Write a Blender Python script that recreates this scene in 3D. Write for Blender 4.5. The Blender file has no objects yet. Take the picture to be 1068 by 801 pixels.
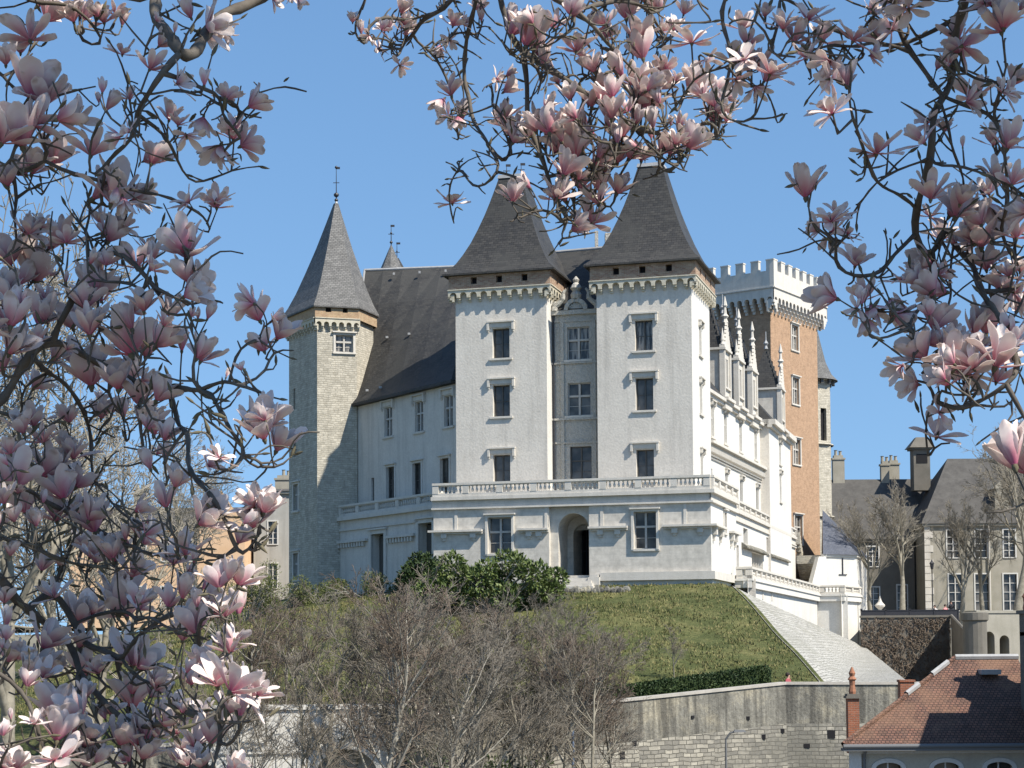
import bpy, math, random
from math import sin, cos, pi, radians
from mathutils import Vector, Matrix, noise
random.seed(7)
C = bpy.context.scene.collection
S = bpy.context.scene
# ---------------------------------------------------------------- camera, sky, sun, exposure
PITCH, ROLL, F = radians(2.94), radians(.37), 1850.0
cam = bpy.data.cameras.new('camera'); co = bpy.data.objects.new('camera', cam); C.objects.link(co)
co.matrix_world = Matrix.Rotation(pi/2+PITCH, 4, 'X') @ Matrix.Rotation(-ROLL, 4, 'Z')
cam.sensor_width = 36; cam.lens = 36*F/1068; cam.shift_y = 177.5/1068
cam.clip_start = .05; cam.clip_end = 6000
S.camera = co
S.render.resolution_x, S.render.resolution_y = 1024, 768
SUN = Vector((.779*cos(radians(48)), -.619*cos(radians(48)), sin(radians(48)))).normalized()
w = bpy.data.worlds.new('World'); S.world = w; w.use_nodes = True
nt = w.node_tree; bg = nt.nodes['Background']
sky = nt.nodes.new('ShaderNodeTexSky'); sky.sky_type = 'NISHITA'; sky.sun_disc = False
sky.sun_elevation = radians(48); sky.sun_rotation = math.atan2(SUN.x, SUN.y)
sky.altitude = 0; sky.air_density = 1.3; sky.dust_density = .15; sky.ozone_density = 3.5
tc = nt.nodes.new('ShaderNodeTexCoord'); mpn = nt.nodes.new('ShaderNodeMapping'); mpn.inputs['Location'].default_value = (0, 0, .22); mpn.inputs['Scale'].default_value = (1, 1, .6)
nt.links.new(tc.outputs['Generated'], mpn.inputs[0]); nt.links.new(mpn.outputs[0], sky.inputs[0])
hsv = nt.nodes.new('ShaderNodeHueSaturation'); hsv.inputs['Saturation'].default_value = 1.12; nt.links.new(sky.outputs[0], hsv.inputs['Color'])
nt.links.new(hsv.outputs[0], bg.inputs[0]); bg.inputs[1].default_value = .108
sl = bpy.data.lights.new('sun', 'SUN'); so = bpy.data.objects.new('sun', sl); C.objects.link(so)
sl.energy = 5.0; sl.angle = radians(.53); sl.color = (1, .93, .82)
so.rotation_euler = SUN.to_track_quat('Z', 'Y').to_euler()
S.view_settings.view_transform = 'Standard'; S.view_settings.look = 'None'
S.view_settings.exposure = .70; S.view_settings.gamma = 1; S.view_settings.use_curve_mapping = False
S.render.engine = 'CYCLES'; S.cycles.max_bounces = 6; S.cycles.transparent_max_bounces = 8

# ---------------------------------------------------------------- helpers
def at(px, py, Y):
    x = (px-534)/F; y = -(py-578)/F
    X = x*cos(ROLL)+y*sin(ROLL); U = -x*sin(ROLL)+y*cos(ROLL)
    d = Vector((X, cos(PITCH)-U*sin(PITCH), sin(PITCH)+U*cos(PITCH)))
    return d*(Y/d.y)
def tag(o, label=None, cat=None, group=None, kind=None):
    if label: o['label'] = label
    if cat: o['category'] = cat
    if group: o['group'] = group
    if kind: o['kind'] = kind
    return o
def empty(name, loc, label=None, cat=None, group=None):
    o = bpy.data.objects.new(name, None); C.objects.link(o); o.location = loc; o.empty_display_size = .3
    return tag(o, label, cat, group)
def origin(o):
    v = Vector((0, 0, 0))
    while o: v = v+o.location; o = o.parent
    return v
class MB:
    def __init__(s): s.v = []; s.f = []; s.m = []; s.c = None
    def face(s, pts, m=0):
        n = len(s.v); s.v += [Vector(p) for p in pts]; s.f.append(tuple(range(n, n+len(pts)))); s.m.append(m)
    def hexa(s, b, t, m=0):      # bottom and top quads, counter-clockwise seen from above
        n = len(s.v); s.v += [Vector(p) for p in list(b)+list(t)]
        for f in ((3, 2, 1, 0), (4, 5, 6, 7), (0, 1, 5, 4), (1, 2, 6, 5), (2, 3, 7, 6), (3, 0, 4, 7)):
            s.f.append(tuple(n+i for i in f)); s.m.append(m)
    def fbox(s, fr, a, b, z0, z1, o0, o1, m=0):   # box in a wall frame
        q = [fr.p(a, 0, o1), fr.p(b, 0, o1), fr.p(b, 0, o0), fr.p(a, 0, o0)]
        s.hexa([p+Vector((0, 0, z0)) for p in q], [p+Vector((0, 0, z1)) for p in q], m)
    def box(s, c, d, rz=0, m=0):
        c = Vector(c); R = Matrix.Rotation(rz, 3, 'Z'); q = []
        for x, y in ((-1, -1), (1, -1), (1, 1), (-1, 1)): q.append(c+R@Vector((x*d[0]/2, y*d[1]/2, 0)))
        h = Vector((0, 0, d[2]/2)); s.hexa([p-h for p in q], [p+h for p in q], m)
    def tube(s, P, R, k=6, m=0, cap=True):
        P = [Vector(p) for p in P]; n = len(s.v); ref = None
        for i, p in enumerate(P):
            t = (P[min(i+1, len(P)-1)]-P[max(i-1, 0)])
            if t.length < 1e-9: t = Vector((0, 0, 1))
            t.normalize()
            if ref is None: ref = t.orthogonal().normalized()
            else:
                ref = ref-t*ref.dot(t)
                ref = ref.normalized() if ref.length > 1e-6 else t.orthogonal().normalized()
            b = t.cross(ref); r = R[i] if hasattr(R, '__len__') else R
            for j in range(k):
                a = 2*pi*j/k; s.v.append(p+(ref*cos(a)+b*sin(a))*r)
        for i in range(len(P)-1):
            for j in range(k):
                a = n+i*k+j; b = n+i*k+(j+1) % k; s.f.append((a, b, b+k, a+k)); s.m.append(m)
        if cap:
            e = n+(len(P)-1)*k; s.f.append(tuple(range(e, e+k))); s.m.append(m)
    def lathe(s, c, prof, k=10, m=0):      # profile of (radius, z)
        c = Vector(c); n = len(s.v)
        for r, z in prof:
            for j in range(k):
                a = 2*pi*j/k; s.v.append(c+Vector((r*cos(a), r*sin(a), z)))
        for i in range(len(prof)-1):
            for j in range(k):
                a = n+i*k+j; b = n+i*k+(j+1) % k; s.f.append((a, b, b+k, a+k)); s.m.append(m)
        e = n+(len(prof)-1)*k; s.f.append(tuple(range(e, e+k))); s.m.append(m)
    def build(s, name, mats, parent=None, label=None, smooth=False, kind=None, uv=True):
        me = bpy.data.meshes.new(name); o0 = origin(parent)
        me.from_pydata([tuple(p-o0) for p in s.v], [], s.f)
        if not isinstance(mats, (list, tuple)): mats = [mats]
        for q in mats: me.materials.append(q)
        if len(mats) > 1: me.polygons.foreach_set('material_index', s.m)
        if uv:
            ul = me.uv_layers.new(name='UVMap').data; co_ = me.vertices
            for p in me.polygons:
                nn = p.normal; t = Vector((0, 0, 1)).cross(nn)
                if t.length < .05: t = Vector((1, 0, 0))
                t.normalize(); b = nn.cross(t)
                for li in p.loop_indices:
                    c_ = co_[me.loops[li].vertex_index].co+o0; ul[li].uv = (c_.dot(t), c_.dot(b))
        if smooth: me.polygons.foreach_set('use_smooth', [True]*len(me.polygons))
        if s.c:
            ca = me.color_attributes.new('tone', 'FLOAT_COLOR', 'POINT')
            ca.data.foreach_set('color', [q for t in s.c for q in (t[0], t[1], t[2], 1)])
        me.update()
        o = bpy.data.objects.new(name, me); C.objects.link(o)
        if parent: o.parent = parent
        if label: o['label'] = label
        if kind: o['kind'] = kind
        return o
class Fr:
    def __init__(s, P0, P1):
        s.o = Vector((P0[0], P0[1], 0)); P1 = Vector((P1[0], P1[1], 0)); s.L = (P1-s.o).length
        s.d = (P1-s.o).normalized(); s.n = Vector((s.d.y, -s.d.x, 0))
    def p(s, a, z, o=0): return s.o+s.d*a+s.n*o+Vector((0, 0, z))
def panel(mb, fr, a, b, z0, z1, ops=(), o=0, rev=.3, m=0):
    A = sorted({a, b} | {q for op in ops for q in op[:2]}); Z = sorted({z0, z1} | {q for op in ops for q in op[2:4]})
    for i in range(len(A)-1):
        for j in range(len(Z)-1):
            ca, cz = (A[i]+A[i+1])/2, (Z[j]+Z[j+1])/2
            if any(q[0] < ca < q[1] and q[2] < cz < q[3] for q in ops): continue
            mb.face([fr.p(A[i], Z[j], o), fr.p(A[i+1], Z[j], o), fr.p(A[i+1], Z[j+1], o), fr.p(A[i], Z[j+1], o)], m)
    for q in ops:
        s0, s1, y0, y1 = q[:4]; r = o-rev
        mb.face([fr.p(s0, y0, o), fr.p(s0, y0, r), fr.p(s0, y1, r), fr.p(s0, y1, o)][::-1], m)
        mb.face([fr.p(s1, y0, o), fr.p(s1, y0, r), fr.p(s1, y1, r), fr.p(s1, y1, o)], m)
        mb.face([fr.p(s0, y1, o), fr.p(s0, y1, r), fr.p(s1, y1, r), fr.p(s1, y1, o)][::-1], m)
        mb.face([fr.p(s0, y0, o), fr.p(s0, y0, r), fr.p(s1, y0, r), fr.p(s1, y0, o)], m)

# ---------------------------------------------------------------- materials
def mat(name, base, rough=.85, spec=.3):
    m = bpy.data.materials.new(name); m.use_nodes = True; n = m.node_tree; b = n.nodes['Principled BSDF']
    b.inputs['Base Color'].default_value = (*base, 1); b.inputs['Roughness'].default_value = rough
    b.inputs['Specular IOR Level'].default_value = spec
    return m, n, b
def N(n, t, **k):
    x = n.nodes.new(t)
    for a, v in k.items():
        if hasattr(x, a) and a not in x.inputs: setattr(x, a, v)
        else: x.inputs[a.replace('_', ' ')].default_value = v
    return x
def ramp(n, fac, stops):
    r = n.nodes.new('ShaderNodeValToRGB'); e = r.color_ramp.elements
    while len(e) < len(stops): e.new(.5)
    for x, (p, c) in zip(e, stops): x.position = p; x.color = (*c, 1) if len(c) == 3 else c
    n.links.new(fac, r.inputs[0]); return r.outputs[0]
def mix(n, f, a, b, mode='MIX'):
    x = n.nodes.new('ShaderNodeMix'); x.data_type = 'RGBA'; x.blend_type = mode
    for i, q in ((0, f), (6, a), (7, b)):
        if hasattr(q, 'is_linked') or hasattr(q, 'links'): n.links.new(q, x.inputs[i])
        elif isinstance(q, (tuple, list)): x.inputs[i].default_value = (*q, 1)
        else: x.inputs[i].default_value = q
    return x.outputs[2]
def noisef(n, scale, detail=6, rough=.6, vec=None, stretch=None):
    t = n.nodes.new('ShaderNodeTexNoise'); t.inputs['Scale'].default_value = scale
    t.inputs['Detail'].default_value = detail; t.inputs['Roughness'].default_value = rough
    if vec is None:
        g = n.nodes.new('ShaderNodeNewGeometry'); vec = g.outputs['Position']
    if stretch:
        mp = n.nodes.new('ShaderNodeMapping'); mp.inputs['Scale'].default_value = stretch
        n.links.new(vec, mp.inputs[0]); vec = mp.outputs[0]
    n.links.new(vec, t.inputs['Vector']); return t.outputs['Fac']
def bump(n, b, h, strength=.5, dist=.05):
    x = n.nodes.new('ShaderNodeBump'); x.inputs['Strength'].default_value = strength; x.inputs['Distance'].default_value = dist
    n.links.new(h, x.inputs['Height']); n.links.new(x.outputs[0], b.inputs['Normal'])
def mottled(name, c0, c1, scale=1.5, rough=.9, spec=.25, bs=.3, bd=.03, fine=18, stretch=None, streak=None):
    m, n, b = mat(name, c0, rough, spec)
    f = noisef(n, scale, stretch=stretch); col = ramp(n, f, [(.3, c0), (.7, c1)])
    g = noisef(n, fine, 4); col = mix(n, .35, col, ramp(n, g, [(.3, (.55,)*3), (.7, (1,)*3)]), 'MULTIPLY')
    if streak:
        k = noisef(n, 1.0, 5, .65, stretch=(1.6, 1.6, .12)); col = mix(n, ramp(n, k, [(.5, (0,)*3), (.72, (streak,)*3)]), col, tuple(x*.45 for x in c0))
    n.links.new(col, b.inputs['Base Color']); bump(n, b, g, bs, bd); return m
def masonry(name, c0, c1, mortar, bw, bh, ms=.02, scale=1, wob=.06, rough=.9, bs=.6, stain=None, streak=0, sq=1):
    m, n, b = mat(name, c0, rough, .2)
    uvn = n.nodes.new('ShaderNodeUVMap'); uvn.uv_map = 'UVMap'
    wn = n.nodes.new('ShaderNodeTexNoise'); wn.inputs['Scale'].default_value = 1.2; wn.inputs['Detail'].default_value = 4
    n.links.new(uvn.outputs[0], wn.inputs['Vector'])
    sub = n.nodes.new('ShaderNodeVectorMath'); sub.operation = 'MULTIPLY_ADD'
    sub.inputs[1].default_value = (wob, wob, 0); n.links.new(wn.outputs['Color'], sub.inputs[0]); n.links.new(uvn.outputs[0], sub.inputs[2])
    br = n.nodes.new('ShaderNodeTexBrick'); n.links.new(sub.outputs[0], br.inputs['Vector'])
    br.inputs['Color1'].default_value = (*c0, 1); br.inputs['Color2'].default_value = (*c1, 1); br.inputs['Mortar'].default_value = (*mortar, 1)
    br.inputs['Scale'].default_value = scale; br.inputs['Brick Width'].default_value = bw; br.inputs['Row Height'].default_value = bh
    br.inputs['Mortar Size'].default_value = ms; br.inputs['Mortar Smooth'].default_value = .3; br.inputs['Bias'].default_value = 0
    br.squash = sq; br.squash_frequency = 3
    f = noisef(n, 2.2, 6, .7); col = mix(n, .55, br.outputs['Color'], ramp(n, f, [(.3, (.5,)*3), (.7, (1.15,)*3)]), 'MULTIPLY')
    if stain:
        k = noisef(n, .25, 6, .7); col = mix(n, ramp(n, k, [(.48, (0,)*3), (.62, (.8,)*3)]), col, stain)
    if streak:
        k = noisef(n, 1.0, 5, .65, stretch=(1.2, 1.2, .1)); col = mix(n, ramp(n, k, [(.45, (0,)*3), (.7, (streak,)*3)]), col, tuple(x*.35 for x in c0))
    n.links.new(col, b.inputs['Base Color'])
    h = n.nodes.new('ShaderNodeMath'); h.operation = 'MULTIPLY_ADD'; h.inputs[1].default_value = -.7
    n.links.new(br.outputs['Fac'], h.inputs[0]); n.links.new(f, h.inputs[2]); bump(n, b, h.outputs[0], bs, .05)
    return m
M = {}
M['render'] = mottled('pale_roughcast_render', (.57, .53, .465), (.64, .60, .53), .7, fine=7, bs=.35, bd=.05, streak=.38)
M['ashlar'] = masonry('pale_ashlar', (.60, .56, .49), (.56, .525, .46), (.52, .49, .43), .85, .38, .012, wob=.03, bs=.12, streak=.12)
M['south'] = mottled('sunlit_white_render', (.60, .58, .53), (.67, .65, .60), .6, fine=7, bs=.25, bd=.04, streak=.2)  # lighter copy of the render for sunward walls, their brightness in the colour
M['trim'] = mottled('pale_trim_stone', (.54, .51, .45), (.62, .585, .52), 2, streak=.3)
M['carved'] = mottled('carved_grey_stone', (.39, .375, .33), (.50, .48, .43), 4, fine=9, bs=.9, bd=.12)
M['corbel'] = mottled('yellowed_stone', (.44, .40, .30), (.56, .53, .44), 2.5)
M['brickband'] = masonry('weathered_red_brick', (.30, .17, .115), (.42, .30, .21), (.4, .34, .26), .3, .09, .012)
M['ochreband'] = masonry('ochre_brick_band', (.46, .33, .19), (.40, .25, .15), (.42, .36, .26), .3, .09, .012)
M['brick'] = masonry('orange_brick', (.42, .265, .165), (.32, .20, .12), (.40, .29, .20), .32, .09, .012, wob=.02, bs=.3)
M['rubble'] = masonry('grey_rubble_stone', (.56, .52, .43), (.42, .39, .32), (.38, .35, .28), .38, .17, .018, wob=.3, bs=.8, streak=.3, sq=1.4)
M['retain'] = masonry('retaining_wall_stone', (.40, .375, .31), (.20, .19, .165), (.11, .105, .09), .40, .2, .018, wob=.22, bs=.9, stain=(.14, .135, .115), sq=1.7)
m_, n_, b_ = mat('stained_parapet_stone', (.25, .24, .21), .95, .1); f_ = noisef(n_, .5, 7, .7); g_ = noisef(n_, 1.0, 6, .7, stretch=(2.2, 2.2, .16)); h_ = noisef(n_, 7, 6, .7)
c_ = ramp(n_, f_, [(.32, (.15, .145, .125)), (.5, (.24, .23, .195)), (.64, (.38, .345, .26))]); c_ = mix(n_, ramp(n_, g_, [(.42, (0,)*3), (.60, (.85,)*3)]), c_, (.085, .082, .072)); c_ = mix(n_, .7, c_, ramp(n_, h_, [(.3, (.5,)*3), (.7, (1.25,)*3)]), 'MULTIPLY')
n_.links.new(c_, b_.inputs['Base Color']); bump(n_, b_, h_, .8, .06); M['retain_top'] = m_
M['slate'] = masonry('dark_slate', (.038, .038, .038), (.066, .063, .058), (.022, .022, .022), .34, .2, .018, wob=.04, rough=.6, bs=.3, stain=(.052, .051, .047))
M['slate_old'] = masonry('lichen_grey_slate', (.19, .185, .175), (.13, .128, .122), (.07, .07, .07), .3, .16, .02, wob=.02, rough=.7, bs=.5)
M['lead'] = mottled('lead', (.27, .27, .27), (.36, .36, .35), 3, .5, .5)
M['iron'] = mat('black_iron', (.03, .03, .035), .5)[0]
M['dark'] = mat('dark_opening', (.012, .012, .014), .9)[0]
m_, n_, b_ = mat('window_glass', (.05, .05, .05), .12, .5)
f_ = noisef(n_, .8, 2); n_.links.new(ramp(n_, f_, [(.4, (.035, .033, .03)), (.65, (.13, .12, .105))]), b_.inputs['Base Color']); M['glass'] = m_
m_, n_, b_ = mat('curtained_glass', (.2, .19, .17), .2, .5); f_ = noisef(n_, 2.2, 3, stretch=(3, 3, .3)); n_.links.new(ramp(n_, f_, [(.42, (.03, .03, .03)), (.55, (.24, .225, .2))]), b_.inputs['Base Color']); M['glass_curtain'] = m_
M['blind'] = mottled('pale_blind', (.34, .33, .29), (.42, .4, .35), 2, .6)
M['wood'] = mat('brown_painted_wood', (.085, .08, .07), .6)[0]
M['stonebar'] = mottled('window_stone_bar', (.42, .40, .36), (.5, .48, .44), 3)

# ---------------------------------------------------------------- castle frame
A_ = radians(16); O = Vector((12.317, 120, 0)); ux = Vector((cos(A_), -sin(A_), 0)); vx = Vector((sin(A_), cos(A_), 0))
def UV(U, V, z=0): return O+ux*U+vx*V+Vector((0, 0, z))
def fr(U0, V0, U1, V1): return Fr(UV(U0, V0), UV(U1, V1))

def window(root, f, a, b, z0, z1, o=0, cross=True, hood=False, sill=True, frame_m='wood', glass='glass', rev=.3, surround=0, label=None, hw=.34, hs=1.0):
    r = o-rev; mb = MB(); t = .07; fm = M[frame_m]
    mb.fbox(f, a, a+t, z0, z1, r+.02, r+.12); mb.fbox(f, b-t, b, z0, z1, r+.02, r+.12)
    mb.fbox(f, a+t, b-t, z1-t, z1, r+.02, r+.12); mb.fbox(f, a+t, b-t, z0, z0+t, r+.02, r+.12)
    c = (a+b)/2; w_ = .14 if frame_m == 'stonebar' else .09
    oo = r+.19 if frame_m == 'stonebar' else r+.11
    mb.fbox(f, c-w_/2, c+w_/2, z0+t, z1-t, r+.021, oo)
    tz = z0+(z1-z0)*(.6 if cross else .0)
    if cross: mb.fbox(f, a+t, c-w_/2, tz-w_/2, tz+w_/2, r+.021, oo-.005); mb.fbox(f, c+w_/2, b-t, tz-w_/2, tz+w_/2, r+.021, oo-.005)
    h_ = z1-z0
    for k in ((.3,) if cross else (.5,)):
        zz = z0+h_*k; mb.fbox(f, a+t, c-w_/2, zz-.018, zz+.018, r+.022, r+.06); mb.fbox(f, c+w_/2, b-t, zz-.018, zz+.018, r+.022, r+.06)
    wo = mb.build('window', fm, root, label)
    p = MB(); p.face([f.p(a, z0, r+.02), f.p(b, z0, r+.02), f.p(b, z1, r+.02), f.p(a, z1, r+.02)]); p.build('pane', M[random.choice(('glass', 'glass', 'glass_curtain')) if glass == 'glass' else glass], wo)
    if surround:
        q = MB(); s_ = .17
        q.fbox(f, a-s_, a, z0-.05, z1+s_, o-.01, o+surround); q.fbox(f, b, b+s_, z0-.05, z1+s_, o-.01, o+surround)
        q.fbox(f, a, b, z1, z1+s_, o-.01, o+surround-.003); q.fbox(f, a-s_-.1, b+s_+.1, z1+s_, z1+s_+.1, o-.01, o+surround+.15)
        q.build('surround', M['trim'], wo)
    if hood:
        q = MB(); e = hw
        q.fbox(f, a-e, b+e, z1+.08, z1+.42*hs, o-.01, o+.07); q.fbox(f, a-e-.06, b+e+.06, z1+.42*hs, z1+.42*hs+.1, o-.01, o+.23)
        for s0 in (a-e-.03, b+e-.13): q.fbox(f, s0, s0+.16, z1-.12*hs, z1+.42*hs, o-.01, o+.2); q.fbox(f, s0+.03, s0+.13, z1-.26*hs, z1-.12*hs, o-.01, o+.1)
        q.build('hood', M['trim'], wo)
    if sill:
        q = MB(); q.fbox(f, a-.22, b+.22, z0-.14, z0-.003, o-.01, o+.13); q.fbox(f, a-.12, b+.12, z0-.2, z0-.14, o-.01, o+.06); q.build('sill', M['trim'], wo)
    return wo

def corbels(root, sides, z0, z1, over, pitch, m='corbel', steps=3):
    """machicolation: stepped corbels carrying small arches; sides = frames of the wall faces"""
    mb = MB(); h = z1-z0; zc = z0+h*.5
    for f, ext0, ext1 in sides:
        a0, a1 = -over*ext0, f.L+over*ext1; n = max(2, round((a1-a0)/pitch)); w_ = (a1-a0)/n; cw = w_*.32
        for i in range(n+1):
            c = min(max(a0+i*w_, a0+cw/2), a1-cw/2)
            for k in range(steps):
                mb.fbox(f, c-cw/2, c+cw/2, z0+k*(zc-z0)/steps, z0+(k+1)*(zc-z0)/steps, -.02, over*(k+1)/steps-.02*(k == 0))
        r = (w_-cw)/2
        for i in range(n):
            c = a0+(i+.5)*w_; prev = None; K = 8; rr = min(r, (z1-zc)*.75)
            for k in range(K+1):
                an = pi-pi*k/K; x = c+r*cos(an); z = zc+rr*sin(an)
                if prev:
                    mb.face([f.p(prev[0], prev[1], over), f.p(x, z, over), f.p(x, z1, over), f.p(prev[0], z1, over)])
                    mb.face([f.p(prev[0], prev[1], 0), f.p(x, z, 0), f.p(x, z, over), f.p(prev[0], prev[1], over)])
                prev = (x, z)
            for s0, s1 in ((a0+i*w_, c-r), (c+r, a0+(i+1)*w_)):
                mb.face([f.p(s0, zc, over), f.p(s1, zc, over), f.p(s1, z1, over), f.p(s0, z1, over)])
                mb.face([f.p(s0, zc, 0), f.p(s1, zc, 0), f.p(s1, zc, over), f.p(s0, zc, over)])
        mb.fbox(f, a0, a1, z1, z1+.07, -.02, over+.06)
    return mb.build('corbel_table', M[m], root)

def flared_roof(root, corners, zb, prof, m, cap='lead', name='roof', tip=None):
    """corners in order; prof of (dz, scale) about the centre"""
    c = sum((Vector(p) for p in corners), Vector())/len(corners); mb = MB(); n = len(corners); k = len(prof)
    ring = [[Vector((c.x+(p[0]-c.x)*s_, c.y+(p[1]-c.y)*s_, zb+dz)) for p in corners] for dz, s_ in prof]
    for i in range(k-1):
        for j in range(n): mb.face([ring[i][j], ring[i][(j+1) % n], ring[i+1][(j+1) % n], ring[i+1][j]])
    mb.face(ring[-1]); mb.face(list(reversed(ring[0])))
    ro = mb.build(name, m, root)
    return ro, c
def finial(parent, p, h, r=.05, balls=((.0, .22), (.35, .14))):
    mb = MB(); mb.tube([p, Vector(p)+Vector((0, 0, h))], [r, r*.4], 6)
    for t, rr in balls: mb.lathe(Vector(p)+Vector((0, 0, h*t)), [(.02, -rr), (rr*.8, -rr*.5), (rr, 0), (rr*.8, rr*.5), (.02, rr)], 8)
    mb.box(Vector(p)+Vector((.0, 0, h*.55)), (.5, .04, .05)); mb.box(Vector(p)+Vector((.12, 0, h*.95)), (.35, .03, .18))
    return mb.build('finial', M['iron'], parent)
BALP = [(.055, 0), (.07, .05), (.045, .1), (.09, .25), (.095, .32), (.05, .5), (.04, .55), (.065, .6), (.065, .66)]
def balustrade(root, f, a, b, z, h=1.0, o=0, pier=3.2, bal=True, m='trim', label=None):
    """piers, plinth, turned balusters and a moulded rail"""
    mb = MB(); mb.fbox(f, a, b, z, z+.22, o-.32, o); mb.fbox(f, a-.02, b+.02, z+h-.16, z+h, o-.36, o+.05); mb.fbox(f, a, b, z+h-.22, z+h-.16, o-.3, o-.02)
    n = max(1, round((b-a)/pier)); w_ = (b-a)/n
    for i in range(n+1):
        c = min(max(a+i*w_, a+.22), b-.22); mb.fbox(f, c-.22, c+.22, z+.22, z+h-.22, o-.3, o+.02)
    if bal:
        for i in range(n):
            s0, s1 = a+i*w_+.45, a+(i+1)*w_-.45; s0 = max(s0, a+.5); s1 = min(s1, b-.5)
            k = max(2, int((s1-s0)/.27)+1)
            for j in range(k):
                q = s0+(s1-s0)*j/(k-1) if k > 1 else s0
                sc = (h-.44)/.66; mb.lathe(f.p(q, z+.22, o-.16), [(r_, zz*sc) for r_, zz in BALP], 7)
    return mb.build('balustrade', M[m], root, label)
# ================================================================ CASTLE
castle = empty('castle', UV(-8, 0, 4), 'large white castle on the hill, twin square towers with steep slate roofs', 'castle')
def extr(mb, pts, z0, z1, m=0, top=True):
    n = len(pts)
    for i in range(n):
        p, q = pts[i], pts[(i+1) % n]
        mb.face([(p[0], p[1], z0), (q[0], q[1], z0), (q[0], q[1], z1), (p[0], p[1], z1)], m)
    if top: mb.face([(p[0], p[1], z1) for p in pts], m)
WZ = [(20.15, 22.26), (16.03, 18.25), (11.2, 13.33)]
def west_tower(U0, U1, wc, sw):
    f = fr(U0, 0, U1, 0); rs = fr(U1, 0, U1, 7.3); bk = fr(U1, 7.3, U0, 7.3); lf = fr(U0, 7.3, U0, 0)
    mb = MB(); a = wc-U0
    ops = [(a-.62, a+.62, z0, z1) for z0, z1 in WZ]; panel(mb, f, 0, f.L, 8, 25.2, ops, rev=.45)
    so_ = [(2.9, 3.9, z0, z1) for z0, z1 in WZ] if sw else []
    panel(mb, rs, 0, 7.3, 8, 25.2, so_, m=1); panel(mb, bk, 0, bk.L, 8, 25.2); panel(mb, lf, 0, 7.3, 8, 25.2)
    tw = mb.build('tower_wall', [M['render'], M['south']], castle)
    for q in ops: window(castle, f, *q, hood=True, cross=False, rev=.45)
    for q in so_: window(castle, rs, *q, hood=True, cross=False, glass='blind', frame_m='stonebar', hw=.2, hs=.6)
    corbels(castle, [(f, 1, 1), (rs, 1, 1), (lf, 1, 1), (bk, 1, 1)], 24.25, 25.05, .42, .75)
    # brick storey under the eaves with square loopholes
    bb = MB(); ov = .38
    P = [UV(U0-ov, -ov), UV(U1+ov, -ov), UV(U1+ov, 7.3+ov), UV(U0-ov, 7.3+ov)]
    for k in range(4):
        g = Fr(P[k], P[(k+1) % 4]); hs = [(g.L*(i+1)/4.0-.22, g.L*(i+1)/4.0+.22, 25.45, 25.93) for i in range(3)]
        panel(bb, g, 0, g.L, 25.12, 26.15, hs, rev=.4)
        for h in hs: bb.face([g.p(h[0], h[2], -.39), g.p(h[1], h[2], -.39), g.p(h[1], h[3], -.39), g.p(h[0], h[3], -.39)], 1)
    bb.build('brick_storey', [M['brickband'], M['dark']], castle)
    e = .75; Q = [UV(U0-e, -e), UV(U1+e, -e), UV(U1+e, 7.3+e), UV(U0-e, 7.3+e)]
    ro, c = flared_roof(castle, Q, 26.08, [(0, 1), (.12, 1.0), (.5, .9), (1.0, .81), (1.7, .715), (2.6, .61), (3.6, .515), (4.7, .42), (5.7, .345), (6.7, .275), (7.6, .215)], M['slate'])
    mb = MB()                                                         # lead ridge cap
    q = [Vector((c.x+(p.x-c.x)*.235, c.y+(p.y-c.y)*.235, 33.66)) for p in Q]; q2 = [Vector((c.x+(p.x-c.x)*.22, c.y+(p.y-c.y)*.22, 33.92)) for p in Q]
    mb.hexa(q, q2); mb.build('ridge_cap', M['lead'], ro)
    for sg in (-1, 1): finial(ro, Vector((c.x, c.y, 33.9))+ux*sg*.55, 1.0, .04, ((.1, .1), (.5, .07)))
west_tower(-16.86, -10.2, -13.52, False)
west_tower(-6.6, .03, -3.3, True)

# ---- recessed bay between the towers
f = fr(-10.2, 1.45, -6.6, 1.45); mb = MB()
ops = [(1.12, 2.72, 20.0, 22.32), (1.12, 2.78, 16.04, 18.36), (1.25, 2.8, 11.4, 13.88)]
panel(mb, f, 0, 3.6, 8, 23.2, ops); mb.build('bay_wall', M['carved'], castle, 'grey carved stone bay between the two towers')
for q in ops[:2]: window(castle, f, *q, frame_m='stonebar', sill=True)
window(castle, f, *ops[2], frame_m='wood', sill=False)
mb = MB()
for z, h, o_ in ((23.2, .3, .25), (22.7, .14, .08), (19.72, .12, .14), (15.75, .14, .16), (14.1, .12, .1)): mb.fbox(f, 0, 3.6, z, z+h, -.05, o_)
for s_ in (.75, 3.05): mb.fbox(f, s_-.12, s_+.12, 8, 22.7, -.05, .09)
mb.build('string_course', M['carved'], castle)
mb = MB()                                                             # scrolled dormer pediment: half-shell, volutes and an urn
K = 14
for k in range(K):
    a0, a1 = pi*k/K, pi*(k+1)/K; c = 1.8
    for r0, r1, o_ in ((.0, .55, .18), (.55, .85, .3)):
        q = [f.p(c-r0*cos(a0), 23.5+r0*sin(a0), o_), f.p(c-r1*cos(a0), 23.5+r1*sin(a0), o_-.06*(k % 2)), f.p(c-r1*cos(a1), 23.5+r1*sin(a1), o_-.06*((k+1) % 2)), f.p(c-r0*cos(a1), 23.5+r0*sin(a1), o_)]
        mb.face(q); mb.face([p-f.n*(o_+.15) for p in reversed(q)])
        mb.face([q[1], q[1]-f.n*.35, q[2]-f.n*.35, q[2]])
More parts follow.
